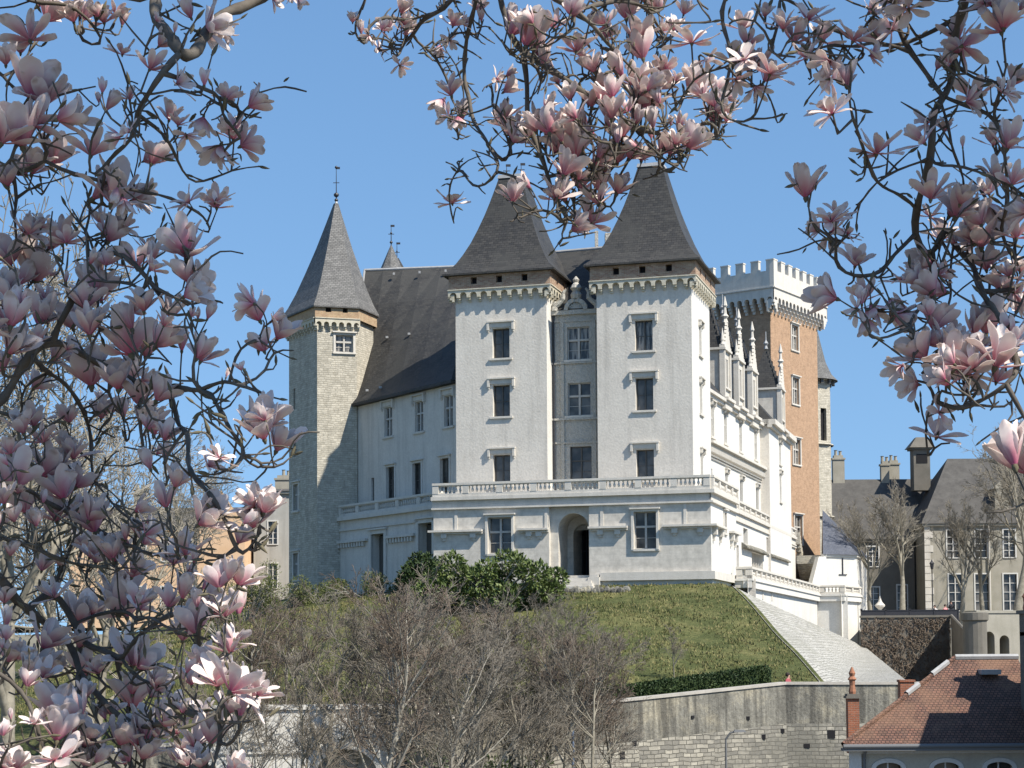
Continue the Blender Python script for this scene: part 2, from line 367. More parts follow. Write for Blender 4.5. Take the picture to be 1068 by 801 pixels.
for sg in (-1, 1):
    P = [f.p(1.8+sg*(1.55-.9*t+.12*sin(9*t)), 23.5+1.5*t, .12) for t in [i/9 for i in range(10)]]
    mb.tube(P, [.26, .24, .2, .2, .17, .2, .16, .13, .12, .08], 8)
    mb.lathe(f.p(1.8+sg*1.5, 23.5, .05), [(.2, 0), (.24, .1), (.12, .22), (.26, .42), (.22, .58), (.05, .7)], 8)
mb.lathe(f.p(1.8, 24.3, .05), [(.34, 0), (.4, .3), (.25, .55), (.42, .75), (.3, 1.0), (.16, 1.15), (.24, 1.35), (.04, 1.6)], 10)
mb.build('pediment', M['carved'], castle, 'scrolled stone pediment with shell against the dark roof')
mb = MB(); mb.tube([f.p(.14, 10.5, .1), f.p(.14, 19.3, .1), f.p(.14, 23.2, .1)], .07, 8); mb.build('drainpipe', M['iron'], castle)

# ---- main body, wing walls and roofs
WL0, WL1 = Vector((-12.1, 138.2, 0)), Vector((-4.1, 126.3, 0)); LW = Fr(WL0, WL1)
f = LW; mb = MB()
ops = [(4.35, 5.55, 15.9, 18.15), (8.9, 10.1, 15.8, 18.05), (13.0, 14.2, 15.75, 18.0)]
low = [(2.3, 2.75, 11.15, 12.95), (4.7, 5.9, 11.0, 13.55), (8.6, 9.8, 11.0, 13.5), (12.5, 13.7, 11.0, 13.5)]
panel(mb, f, -1, f.L+1, 4, 18.95, ops+low); mb.build('wing_wall', M['render'], castle, 'shaded plain wall of the receding left wing')
for q in ops: window(castle, f, *q, frame_m='stonebar', hood=True, hw=.3)
for q in low[1:]: window(castle, f, *q, cross=False, frame_m='wood', sill=False, surround=.07)
window(castle, f, *low[0], cross=False, sill=False)
mb = MB(); mb.tube([f.p(.1, 18.7, .5), f.p(.1, 18.3, .16), f.p(.1, 10, .16)], .08, 8); mb.build('drainpipe', M['iron'], castle)
# wing roof: eave along the wing wall, ridge across the block behind
mb = MB(); mb2 = MB()
E1, E2 = f.p(-.8, 18.95, .5), f.p(f.L+.5, 18.95, .5); R1, R2 = Vector((-12.1, 146, 31.2)), Vector((-2.5, 145, 31.3))
rows = []
for t, bz in ((0, 0), (.1, -.45), (.25, -.75), (.5, -.65), (.75, -.3), (1, 0)):
    l = E1.lerp(R1, t); r = E2.lerp(R2, t); rows.append([l.lerp(r, k/6)+Vector((0, 0, bz)) for k in range(7)])
for i in range(5):
    for k in range(6): mb.face([rows[i][k], rows[i][k+1], rows[i+1][k+1], rows[i+1][k]])
B1, B2 = Vector((-8, 160, 19)), Vector((8, 158, 19))
mb.face([R1, R2, B2, B1]); mb.face([R1, B1, E1]); mb.face([E2, R2, Vector((4, 136, 22)), Vector((2, 128, 19))])
mb.fbox(f, -.8, f.L+.5, 18.72, 18.93, -.3, .55)
ro = mb.build('roof', M['slate'], castle, 'long steep dark slate roof of the left wing')
q = MB(); q.tube([R1, R2], .13, 8)
for i, t in ((1, .3), (2, .55), (3, .8), (4, .95)): q.box(E1.lerp(R1, .93).lerp(E2.lerp(R2, .93), t*.9)+Vector((0, -.25, .25)), (.16, .2, .2))
for t, u in ((.13, .06), (.13, .2), (.14, .33), (.5, .1), (.5, .3), (.5, .5)):
    i0 = 1 if t < .2 else 3; p = rows[i0][0].lerp(rows[i0][6], u); q.box(p+Vector((-.05, -.15, .1)), (.2, .2, .16))
q.build('snow_guard', M['lead'], ro)
# lead flashing along the verge
q = MB(); q.tube([r_[0]+Vector((0, 0, .05)) for r_ in rows], .09, 6); q.build('flashing', M['lead'], ro)
# small pointed turret roofs behind the ridge
for px_, yt, yb, Y, s_ in ((408, 256, 284, 152, 1.35),):
    t_ = at(px_, yt, Y); b0 = at(px_, yb+16, Y); mb = MB(); mb.lathe((t_.x, t_.y, b0.z), [(s_*1.25, 0), (s_*.9, 1.0), (.06, t_.z-b0.z)], 8)
    to = mb.build('turret_roof', M['slate_old'], castle); finial(to, t_, 1.8, .05, ((.15, .14), (.6, .1)))
b0 = at(414, 262, 155); mb = MB(); mb.box((b0.x+.3, 155, 29.5), (1.3, 1.3, 7)); mb.lathe((b0.x+.1, 155, 33), [(.7, 0), (.05, 1.2)], 4); to = mb.build('turret_roof', M['slate'], castle); finial(to, (b0.x, 155, 33.6), 2.0, .05, ((.15, .12), (.6, .08)))
ch = MB(); c_ = at(424, 281, 149); ch.box((c_.x+.3, 149, c_.z-1.2), (2.2, .9, 2.6)); ch.build('chimney', M['trim'], castle)
# central roof between the towers and main south roof
SF = Fr(UV(-1.4, 7.3), UV(-.3, 35.0))
mb = MB()
ra, rb = UV(-13.2, 7.6, 29.1), UV(-3.6, 7.6, 29.3); ea, eb = UV(-10.9, 1.2, 23.55), UV(-5.8, 1.2, 23.55)
for p0, p1, p2, p3 in ((ea, eb, eb.lerp(rb, .4)+Vector((0, 0, -.5)), ea.lerp(ra, .4)+Vector((0, 0, -.5))), (ea.lerp(ra, .4)+Vector((0, 0, -.5)), eb.lerp(rb, .4)+Vector((0, 0, -.5)), rb, ra)): mb.face([p0, p1, p2, p3])
mb.face([ra, rb, UV(-3.6, 16, 20), UV(-13.2, 16, 20)]); mb.face([ra, UV(-13.2, 16, 20), UV(-16, 7, 20)]); mb.face([rb, UV(-2, 7, 20), UV(-3.6, 16, 20)])
# south range roof
g = SF; mb.face([g.p(0, 19.1, .35), g.p(27.6, 19.1, .35), g.p(27.6, 28, -7), g.p(0, 28, -7)]); mb.face([g.p(0, 28, -7), g.p(27.6, 28, -7), g.p(27.6, 19, -14), g.p(0, 19, -14)])
mb.face([g.p(27.6, 19.1, .35), g.p(27.6, 19, -14), g.p(27.6, 28, -7)])
ro = mb.build('roof', M['slate'], castle, 'dark slate roof between the two square towers')
mb = MB(); mb.tube([ra, rb], .14, 8); mb.build('ridge_cap', M['lead'], ro)
mb = MB(); p_ = at(621, 257, 131); mb.box((p_.x+.1, 131.3, 29.3), (.25, .25, 3.2)); mb.box((p_.x+1.6, 131.6, 29.9), (1.7, .9, 1.7)); mb.build('chimney', M['carved'], castle)

# ---- south range
mb = MB(); ops = [(c-.6, c+.6, 15.75, 18.25) for c in (7.6, 12.5, 18.75, 25.5)]
lo = [(12.2, 13.2, 12.6, 13.5), (18.3, 19.5, 11.3, 13.5), (25.4, 26.6, 11.3, 13.45), (6.9, 7.3, 12.4, 13.3)]
panel(mb, SF, 0, SF.L, 8, 19.1, ops+lo); mb.build('range_wall', M['south'], castle, 'bright sunlit white wall of the right-hand range')
for q in ops: window(castle, SF, *q, frame_m='stonebar', glass='blind', hood=True, hw=.12, hs=.55)
for q in lo[:3]: window(castle, SF, *q, cross=False, glass='blind', hood=True, sill=False, hw=.1, hs=.55)
window(castle, SF, *lo[3], cross=False, sill=False)
mb = MB()                                                              # deep cornice with dentils between the storeys
mb.fbox(SF, 5, 28.4, 15.05, 15.25, -.05, .6); mb.fbox(SF, 5, 28.35, 14.2, 14.35, -.05, .16); mb.fbox(SF, 5, 28.3, 14.75, 15.05, -.05, .28)
for i in range(58): s_ = 5.1+i*.4; mb.fbox(SF, s_, s_+.2, 14.4, 14.75, -.04, .45)
mb.fbox(SF, 5, 28.3, 14.0, 14.1, -.05, .1)
mb.build('cornice', M['trim'], castle, 'projecting dentilled cornice on the sunlit wall')
mb = MB(); mb.fbox(SF, 0, 28.2, 18.85, 19.1, -.3, .45); mb.fbox(SF, 0, 28.2, 18.6, 18.85, -.1, .25); mb.build('eaves_cornice', M['trim'], castle)
BK = fr(.5, 34.8, .5, 49.6); BKW = fr(-6, 34.8, .5, 34.8)
mb = MB(); bo = [(6.6, 7.8, 12.8, 15.4), (6.6, 7.8, 16.2, 18.2)]
panel(mb, BK, 0, BK.L, 3, 19.3, bo); panel(mb, BKW, 0, BKW.L, 3, 19.3, m=1); panel(mb, fr(.5, 49.6, -6, 49.6), 0, 6.5, 3, 19.3)
mb.build('range_wall', [M['south'], M['render']], castle, 'projecting white wall block beside the brick tower')
for q in bo: window(castle, BK, *q, frame_m='stonebar', glass='blind', hood=True, hw=.12, hs=.55)
mb = MB()
for a, b in ((-.3, 6.0), (9.4, 14.9)): mb.fbox(BK, a, b, 19.0, 19.45, -.4, .6); mb.fbox(BK, a, b, 18.75, 19.0, -.1, .3)
mb.fbox(BKW, 3, 6.5, 19.0, 19.43, -.4, .3); mb.build('eaves_cornice', M['trim'], castle)
mb = MB(); a, b = BK.p(0, 19.4, .3), BK.p(14.8, 19.4, .3); c, d = BK.p(3, 25, -4.5), BK.p(12, 25, -4.5); e, h = BK.p(0, 19.4, -8), BK.p(14.8, 19.4, -8)
mb.face([a, b, d, c]); mb.face([e, a, c]); mb.face([b, h, d]); mb.face([h, e, c, d]); mb.build('roof', M['slate'], castle, 'small hipped slate roof by the brick tower')

def dormer(f, s, zb, k=1.0, ornate=False):
    """gothic stone dormer: corbelled body, twin lights, gable, pinnacles and a steep roof"""
    mb = MB(); w_ = 1.15*k; zt = zb+4.0*k
    panel(mb, f, s-w_, s+w_, zb, zt, [(s-.62, s-.08, zb+1.0, zt-.7), (s+.08, s+.62, zb+1.0, zt-.7)], o=.18, rev=.25)
    for sg in (-1, 1):
        q = [f.p(s+sg*w_, zb, .18), f.p(s+sg*w_, zb, -2.2), f.p(s+sg*w_, zt, -2.2), f.p(s+sg*w_, zt, .18)]; mb.face(q if sg > 0 else q[::-1], 1)
        mb.fbox(f, s+sg*w_-.16, s+sg*w_+.16, zb-.1, zt+.3, -.1, .32)
        mb.lathe(f.p(s+sg*w_, zt+.3, .12), [(.2, 0), (.12, .2), (.16, .35), (.02, 1.3)], 6)
    mb.fbox(f, s-w_-.35, s+w_+.35, zb-.12, zb+.12, -.2, .62); mb.fbox(f, s-w_-.2, s+w_+.2, zb-.75, zb-.12, -.1, .35); mb.fbox(f, s-w_, s+w_, zb+.85, zb+1.0, -.1, .34)
    mb.fbox(f, s-w_-.25, s+w_+.25, zt-.12, zt+.06, -2.2, .4)
    g0 = [f.p(s-w_, zt, .3), f.p(s+w_, zt, .3), f.p(s, zt+2.3*k, .3)]; mb.face(g0); mb.face([p-f.n*.3 for p in reversed(g0)])
    for i in range(7):                                                  # crockets
        for sg in (-1, 1):
            t = i/7; mb.box(f.p(s+sg*w_*(1-t), zt+2.3*k*t+.1, .18), (.2, .2, .24), .4)
    mb.lathe(f.p(s, zt+2.2*k, .12), [(.26, 0), (.15, .3), (.3, .5), (.15, .7), (.1, 1.2), (.2, 1.35), (.03, 2.1)], 6)
    do = mb.build('dormer', [M['trim'], M['ashlar']], castle)
    p = MB()
    for c in (s-.35, s+.35): p.face([f.p(c-.27, zb+1.0, -.07), f.p(c+.27, zb+1.0, -.07), f.p(c+.27, zt-.7, -.07), f.p(c-.27, zt-.7, -.07)])
    p.build('pane', M['glass'], do)
    r_ = MB(); ap = f.p(s, zt+4.1*k, -1.2)
    B = [f.p(s-w_-.1, zt, .1), f.p(s+w_+.1, zt, .1), f.p(s+w_+.1, zt, -2.6), f.p(s-w_-.1, zt, -2.6)]
    for i in range(4): r_.face([B[i], B[(i+1) % 4], ap+ (B[(i+1) % 4]-ap)*.12+Vector((0, 0, .2)), ap+(B[i]-ap)*.12+Vector((0, 0, .2))])
    r_.face([ap+(B[i]-ap)*.12+Vector((0, 0, .2)) for i in range(4)])
    for i in range(8):
        t = .1+i/9; r_.box(B[0].lerp(ap, t), (.16, .16, .3), .3); r_.box(B[1].lerp(ap, t), (.16, .16, .3), .3)
    r_.build('dormer_roof', M['slate'], do)
    fi = MB(); fi.lathe(ap-Vector((0, 0, .1)), [(.2, 0), (.1, .3), (.24, .5), (.06, .8), (.04, 1.6)], 6); fi.build('finial', M['lead'], do)
for s_ in (12.3, 17.9, 23.9): dormer(SF, s_, 19.15)
dormer(BK, 7.6, 19.3, .95, True)

# ---- terraces
TW = fr(-17.9, -2, 1.53, -2)
a0, a1 = 8.3, 11.1                                                       # recessed entrance bay
mb = MB(); wl, wr = (3.96, 5.66, 6.3, 8.79), (14.21, 15.75, 6.4, 8.91)
panel(mb, TW, 0, a0, 3.2, 10.3, [wl], rev=.4); panel(mb, TW, a1, TW.L, 3.2, 10.3, [wr], rev=.4)
for s_, sg in ((a0, 1), (a1, -1)):
    q = [TW.p(s_, 3.2, 0), TW.p(s_, 3.2, -.4), TW.p(s_, 10.3, -.4), TW.p(s_, 10.3, 0)]; mb.face(q if sg > 0 else q[::-1])
ac, ar, az = 9.92, 1.07, 7.9
def arch_face(f, a, b, z0, z1, c, r, zs, o, depth, mb, K=16, fl=1.0):
    mb.face([f.p(a, z0, o), f.p(c-r, z0, o), f.p(c-r, z1, o), f.p(a, z1, o)]); mb.face([f.p(c+r, z0, o), f.p(b, z0, o), f.p(b, z1, o), f.p(c+r, z1, o)])
    P = [(c-r, z0)]+[(c-r*cos(pi*k/K), zs+r*fl*sin(pi*k/K)) for k in range(K+1)]+[(c+r, z0)]
    for k in range(1, K+1): mb.face([f.p(P[k][0], P[k][1], o), f.p(P[k+1][0], P[k+1][1], o), f.p(P[k+1][0], z1, o), f.p(P[k][0], z1, o)])
    for k in range(len(P)-1): mb.face([f.p(P[k][0], P[k][1], o-depth), f.p(P[k+1][0], P[k+1][1], o-depth), f.p(P[k+1][0], P[k+1][1], o), f.p(P[k][0], P[k][1], o)][::-1])
arch_face(TW, a0, a1, 4.72, 10.3, ac, ar, az, -.4, 2.5, mb)
arch_face(TW, ac-ar-.01, ac+ar+.01, 4.72, 9.2, ac+.1, ar*.7, az-.25, -2.9, 2.5, mb)
mb.fbox(TW, a0, a1, 3.2, 4.72, -5.4, -.38)
# the sides of the terrace and the recessed second terrace
TS = fr(1.53, -2, 1.53, 8.9); so_ = [(5.35, 6.15, 7.7, 9.1)]; panel(mb, TS, 0, TS.L, 3.2, 10.3, so_, m=1)
panel(mb, fr(1.53, 8.9, .3, 8.9), 0, 1.23, 3.2, 10.3); T2 = fr(.3, 8.9, .3, 54); 
d2 = [(11.6, 13.9, 7.9, 9.15), (24.8, 27.4, 7.75, 9.15), (36.8, 40.0, 7.75, 9.05), (7, 9.2, 5, 7.6), (16, 22.5, 5, 7.5), (28.5, 33, 5, 7.4)]
panel(mb, T2, 0, T2.L, 2, 10.3, d2, m=1, rev=.5); panel(mb, fr(-17.9, 3, -17.9, -2), 0, 5, 3.2, 10.3)
mb.face([UV(-17.9, -2, 10.29), UV(1.53, -2, 10.29), UV(1.53, 8.9, 10.29), UV(-17.9, 8.9, 10.29)]); mb.face([UV(-3, 8.9, 10.29), UV(.3, 8.9, 10.29), UV(.3, 54, 10.29), UV(-3, 54, 10.29)])
mb.build('terrace_wall', [M['ashlar'], M['south']], castle, 'pale walls carrying the balustraded terrace')
dp = MB(); dp.face([TW.p(ac-ar, 4.72, -5.4), TW.p(ac+ar, 4.72, -5.4), TW.p(ac+ar, 9.2, -5.4), TW.p(ac-ar, 9.2, -5.4)]); do_ = dp.build('door', M['dark'], castle, 'dark doorway deep inside the entrance arch')
g_ = MB()
for i in range(5): s_ = ac-.55+i*.275; g_.fbox(TW, s_-.02, s_+.02, 4.8, 8.3, -5.3, -5.26)
g_.fbox(TW, ac-.6, ac+.6, 6.6, 6.66, -5.31, -5.25); g_.build('grille', M['iron'], do_)
window(castle, TW, *wl, rev=.4, frame_m='stonebar', surround=.16); window(castle, TW, *wr, rev=.4, frame_m='stonebar', surround=.16)
window(castle, TS, *so_[0], cross=False, glass='glass', surround=.08)
for q in d2[:3]: window(castle, T2, *q, rev=.5, glass='glass', cross=False, sill=True)
for q in d2[3:]:
    p = MB(); p.face([T2.p(q[0], q[2], -.5), T2.p(q[1], q[2], -.5), T2.p(q[1], q[3], -.5), T2.p(q[0], q[3], -.5)])
    for k in range(1, 5): s_ = q[0]+(q[1]-q[0])*k/5; p.fbox(T2, s_-.08, s_+.08, q[2], q[3], -.49, -.2, 1)
    p.build('gallery_opening', [M['blind'], M['trim']], castle)
lean = MB()
for a, b in ((10.5, 23), (26, 38)):
    lean.hexa([T2.p(a, 7.5, .45), T2.p(b, 7.5, .45), T2.p(b, 7.5, 0), T2.p(a, 7.5, 0)], [T2.p(a, 7.6, .45), T2.p(b, 7.6, .45), T2.p(b, 7.95, 0), T2.p(a, 7.95, 0)])
lean.build('lean_to_roof', M['retain_top'], castle)
co_ = MB()                                                              # entablatures, bracketed cornice, plinth and pilasters
for z0, z1, o_ in ((10.05, 10.3, .3), (9.42, 9.54, .2), (9.54, 10.05, .05)):
    co_.fbox(TW, -.1, TW.L+o_, z0, z1, -.1, o_); co_.fbox(TS, -.05, TS.L, z0+.002, z1-.002, -.1, o_-.002); co_.fbox(T2, .02, T2.L, z0+.002, z1-.002, -.1, o_*.7)
for a, b in ((0, 3.6), (6.1, a0), (a1, 13.8), (16.2, TW.L)):
    co_.fbox(TW, a-.3*(a == 0), b+.45*(b == TW.L), 7.84, 7.98, -.1, .42); co_.fbox(TW, a+.1, b-.02, 7.7, 7.84, -.1, .2)
    for s_ in (a+.6, b-.9): co_.fbox(TW, s_, s_+.4, 7.42, 7.7, -.1, .24); co_.fbox(TW, s_+.08, s_+.32, 7.25, 7.42, -.1, .13)
co_.fbox(TS, .02, 4.2, 7.822, 7.978, -.1, .46); co_.fbox(TS, 7.5, TS.L, 7.82, 7.98, -.1, .4)
for s_ in (.5, 3.2, 7.9, 9.6): co_.fbox(TS, s_, s_+.5, 7.3, 7.82, -.1, .3); co_.fbox(TS, s_+.1, s_+.4, 6.9, 7.3, -.1, .16)
for s_ in (1.55, 8.0, 11.9, 17.6): co_.fbox(TW, s_, s_+.2, 7.98, 9.42, -.05, .06)
co_.fbox(TW, 11.9, TW.L+.28, 4.3, 4.85, -.1, .3); co_.fbox(TW, 11.9, TW.L+.1, 3.9, 4.3, -.1, .06); co_.fbox(TS, .02, TS.L, 4.3, 4.85, -.1, .28)
co_.fbox(TW, 0, a0, 4.0, 4.5, -.1, .12)
co_.fbox(T2, 34, 45, 9.2, 9.3, -.1, .15)
co_.build('cornice', M['trim'], castle, 'stone string courses and bracketed ledge round the terrace')
st = MB()                                                               # entrance steps and the little blocks beside them
for i in range(4): st.fbox(TW, ac-1.3-.15*i, ac+1.3+.15*i, 3.3, 4.72-.2*(i+1), -.4, .0+.35*(i+1))
st.fbox(TW, 11.1, 11.9, 3.6, 4.55, 0, .5); st.fbox(TW, 11.2, 11.8, 4.55, 4.7, .05, .45); st.build('entrance_steps', M['trim'], castle)
balustrade(castle, TW, 0, TW.L, 10.3, .95, .22, 2.5)
balustrade(castle, TS, 0, TS.L, 10.302, .946, .2, 3); balustrade(castle, T2, 0, T2.L, 10.2, .9, .1, 3)
# left terrace below the wing
LT = Fr(LW.p(-.3, 0, 1.4), LW.p(14.9, 0, 1.4)); mb = MB()
dd = [(5.2, 7.1, 4.4, 8.4), (12.1, 14.0, 4.4, 8.8)]
panel(mb, LT, 0, LT.L, 3, 10, dd, rev=.7); mb.face([LT.p(0, 9.98, 0), LT.p(LT.L, 9.98, 0), LT.p(LT.L, 9.98, -1.5), LT.p(0, 9.98, -1.5)])
for a, b in ((dd[0][0], dd[0][1]), (dd[1][0], dd[1][1])): pass
mb.build('terrace_wall', M['render'], castle, 'shaded terrace wall below the left wing')
for q in dd:
    p = MB(); p.face([LT.p(q[0], q[2], -.7), LT.p(q[1], q[2], -.7), LT.p(q[1], q[3], -.7), LT.p(q[0], q[3], -.7)])
    p.fbox(LT, q[0]+.05, q[0]+.75, q[2], q[3]-.1, -.69, -.6, 1); p.build('door', [M['dark'], M['wood']], castle)
co_ = MB(); co_.fbox(LT, -.1, LT.L, 9.7, 10, -.1, .28); co_.fbox(LT, 0, LT.L, 8.9, 9.05, -.1, .12)
for a, b in ((.1, 4.6), (7.7, 11.7)):
    co_.fbox(LT, a, b, 7.95, 8.15, -.1, .3)
    for i in range(int((b-a)/.42)): co_.fbox(LT, a+.05+i*.42, a+.25+i*.42, 7.6, 7.95, -.1, .22)
for q in dd: co_.fbox(LT, q[0]-.35, q[0], 4, q[3]+.3, -.05, .12); co_.fbox(LT, q[1], q[1]+.35, 4, q[3]+.3, -.05, .12); co_.fbox(LT, q[0], q[1], q[3], q[3]+.3, -.05, .118); co_.fbox(LT, q[0]-.45, q[1]+.45, q[3]+.3, q[3]+.42, -.05, .25)
co_.build('cornice', M['trim'], castle, 'bracketed ledge on the shaded left terrace wall')
balustrade(castle, LT, 0, LT.L, 10.0, .92, .1, 3)
# lower terrace on the right with its rounded bastion
mb = MB(); L3 = fr(3, 6.2, 3, 50); bastion = [UV(3, 50), Vector((31.2, 166.5, 0)), Vector((33.7, 171.5, 0)), Vector((35.6, 180, 0))]
seg = [fr(1.9, 6.2, 3, 6.2), L3, Fr(L3.p(43.8, 0), bastion[1]), Fr(bastion[1], bastion[2]), Fr(bastion[2], bastion[3])]
for i, g in enumerate(seg):
    panel(mb, g, -.24, g.L+.24, -3, 4.6, o=-.25, m=0 if i == 0 else 1); mb.fbox(g, -.1, g.L+.02, 3.95, 4.6, -.6, .02, 0 if i == 0 else 1); mb.fbox(g, -.1, g.L+.05, 4.45, 4.6, -.6, .12, 1)
mb.face([UV(.3, 6.2, 4.3), UV(3, 6.2, 4.3), UV(3, 50, 4.3), bastion[1]+Vector((0, 0, 4.3)), bastion[3]+Vector((0, 0, 4.3)), UV(.3, 54, 4.3)])
for s_ in (7, 12): mb.fbox(L3, s_, s_+.4, 3.3, 3.9, -.3, -.2, 0)
mb.build('terrace_wall', [M['render'], M['south']], castle, 'white retaining wall of the low terrace above the paved slope')
for g in seg: balustrade(castle, g, 0, g.L, 4.6, .85, 0, 2.6)
stp = MB()                                                              # stair down from the upper terrace beside the brick tower
for i in range(16): stp.box(UV(1.9, 55+i*.42, 4.4+ (15-i)*.25), (3.2, .42, .5+(15-i)*.02), -A_)
for i in range(16): stp.box(UV(.4, 55+i*.42, 5.0+ (15-i)*.35), (.5, .42, 1.2), -A_)
stp.build('outside_stair', M['rubble'], castle)

# ================================================================ LEFT STONE TOWER
stw = empty('stone_tower', (-13.7, 140.5, 4), 'tall grey rubble-stone tower with pointed slate roof at the far left end of the castle', 'tower')
hexp = [Vector(p).to_3d() for p in ((-15.06, 137), (-12.05, 137.9), (-11.0, 141), (-12.2, 144.2), (-15.5, 144), (-17.85, 141.8))]
mb = MB(); ops_r = [(1.45, 2.85, 22.95, 24.3)]; ops_l = [(.9, 1.25, 18.9, 20.6), (.9, 1.3, 15.1, 16.9), (.9, 1.9, 10.8, 12.9), (.9, 1.9, 5.3, 7.4)]
FL, FRr = Fr(hexp[5], hexp[0]), Fr(hexp[0], hexp[1])
panel(mb, FRr, 0, FRr.L, 3, 25.6, ops_r); panel(mb, FL, 0, FL.L, 3, 25.6, ops_l)
for i in range(1, 5): g = Fr(hexp[i], hexp[i+1]); panel(mb, g, 0, g.L, 3, 25.6)
mb.build('wall', M['rubble'], stw)
window(stw, FRr, *ops_r[0], frame_m='stonebar', surround=.08)
for q in ops_l[2:]: window(stw, FL, *q, frame_m='stonebar', surround=.05)
for q in ops_l[:2]: p = MB(); p.face([FL.p(q[0], q[2], -.28), FL.p(q[1], q[2], -.28), FL.p(q[1], q[3], -.28), FL.p(q[0], q[3], -.28)]); p.build('slit_opening', M['dark'], stw)
cen = sum(hexp, Vector())/6; outp = [cen+(p-cen)*1.1 for p in hexp]
corbels(stw, [(FRr, .6, .6), (FL, .6, .6), (Fr(hexp[4], hexp[5]), .5, .5)], 24.6, 25.5, .34, .62)
bb = MB()
for i in range(6):
    g = Fr(outp[i], outp[(i+1) % 6]); hs = [(g.L*.3-.2, g.L*.3+.25, 26.0, 26.4), (g.L*.66-.1, g.L*.66+.3, 26.0, 26.4)] if i == 0 else []
    panel(bb, g, 0, g.L, 25.5, 26.5, hs, rev=.4)
    for h in hs: bb.face([g.p(h[0], h[2], -.39), g.p(h[1], h[2], -.39), g.p(h[1], h[3], -.39), g.p(h[0], h[3], -.39)], 1)
bb.build('brick_storey', [M['ochreband'], M['dark']], stw)
ro, c = flared_roof(stw, [cen+(p-cen)*1.16 for p in hexp], 26.35, [(0, 1), (.15, 1), (.9, .88), (2, .74), (3.6, .57), (5.6, .37), (7.6, .19), (9.2, .05)], M['slate_old'])
mb = MB(); mb.lathe((c.x, c.y, 34.6), [(.42, 0), (.08, 1.15)], 8); mb.build('lead_cap', M['lead'], ro); finial(ro, (c.x, c.y, 35.6), 3.0, .05, ((.08, .16), (.22, .22), (.97, .13)))

# ================================================================ BRICK TOWER
bt = empty('brick_tower', (25.4, 172, 4), 'tall orange brick keep with white crenellated parapet behind the right side of the castle', 'tower')
dR, dL = Vector((.54, .84, 0)).normalized(), Vector((-.80, .60, 0)).normalized(); P1 = Vector((25.4, 172, 0))
c4 = [P1, P1+dR*11.5, P1+dR*11.5+dL*11, P1+dL*11]; FR_, FB_, FC_, FL_ = Fr(c4[0], c4[1]), Fr(c4[1], c4[2]), Fr(c4[2], c4[3]), Fr(c4[3], c4[0])
mb = MB(); ops = [(4.95, 6.6, 29.4, 31.9), (4.95, 6.6, 23.95, 26.6), (4.95, 6.7, 17.9, 20.4), (5.0, 6.9, 9.95, 12.75)]
panel(mb, FR_, 0, 11.5, 3, 33.4, ops); 
for g in (FB_, FC_, FL_): panel(mb, g, 0, g.L, 3, 33.4)
mb.build('wall', M['brick'], bt)
for q in ops: window(bt, FR_, *q, frame_m='stonebar', surround=.1, label='white stone framed window in orange brick')
mb = MB()
for i in range(70):
    z = 3+i*.42; mb.fbox(FR_, -.012, .3+.15*(i % 2), z, z+.4, -.05, .014)
mb.build('quoins', M['brick'], bt)
corbels(bt, [(FR_, 1, 1), (FL_, 1, 1), (FB_, 1, 1)], 32.3, 34.6, .8, .86, 'trim', 4)
mb = MB(); ov = .85; cc = sum(c4, Vector())/4
pp = [P1+(-dR-dL)*ov, c4[1]+(dR-dL)*ov, c4[2]+(dR+dL)*ov, c4[3]+(-dR+dL)*ov]
for i in range(4):
    g = Fr(pp[i], pp[(i+1) % 4]); mb.fbox(g, .0, g.L-.003, 34.55, 36.3, -.45, 0); n_m = 8
    w_ = g.L/(2*n_m-1)
    for k in range(n_m):
        s_ = 2*k*w_; mb.fbox(g, s_+.004*(k == 0), min(s_+w_, g.L-.004), 36.3, 37.3, -.44, -.002); mb.fbox(g, s_-.04*(k > 0), min(s_+w_+.04, g.L-.004), 37.3, 37.42, -.5, .04)
    mb.fbox(g, 0, g.L-.003, 34.6, 34.72, -.1, .08)
mb.face([p+Vector((0, 0, 35.4)) for p in pp]); mb.build('parapet', M['trim'], bt)
# ================================================================ GREY BELL TOWER
t2 = empty('bell_tower', (32.2, 192, 4), 'slim grey stone tower with curved slate roof just behind the brick keep', 'tower')
mb = MB(); R8 = 2.35
P8 = [Vector((32.35+R8*1.08*cos(pi/8+k*pi/4-.2), 192+R8*1.08*sin(pi/8+k*pi/4-.2), 0)) for k in range(8)]
op8 = MB()
for k in range(8):
    g = Fr(P8[k], P8[(k+1) % 8]); h = g.L/2
    panel(mb, g, 0, g.L, 3, 28.4, [(h-.42, h+.42, 21.8, 25.3)], rev=.4); op8.face([g.p(h-.42, 21.8, -.39), g.p(h+.42, 21.8, -.39), g.p(h+.42, 25.3, -.39), g.p(h-.42, 25.3, -.39)])
for z in (21.3, 13.5, 28.3): mb.lathe((32.35, 192, z), [(2.6, 0), (2.72, .1), (2.6, .22)], 16)
mb.build('wall', M['rubble'], t2); op8.build('louvre_opening', M['dark'], t2)
mb = MB(); mb.lathe((32.35, 192, 28.4), [(3.25, 0), (2.6, .7), (2.0, 2.0), (1.5, 4.0), (1.0, 6.2), (.5, 8), (.05, 9.5)], 16)
for k in range(16): mb.box((32.35+2.75*cos(k*pi/8), 192+2.75*sin(k*pi/8), 28.2), (.3, .3, .5), k*pi/8)
mb.build('roof', M['slate_old'], t2)
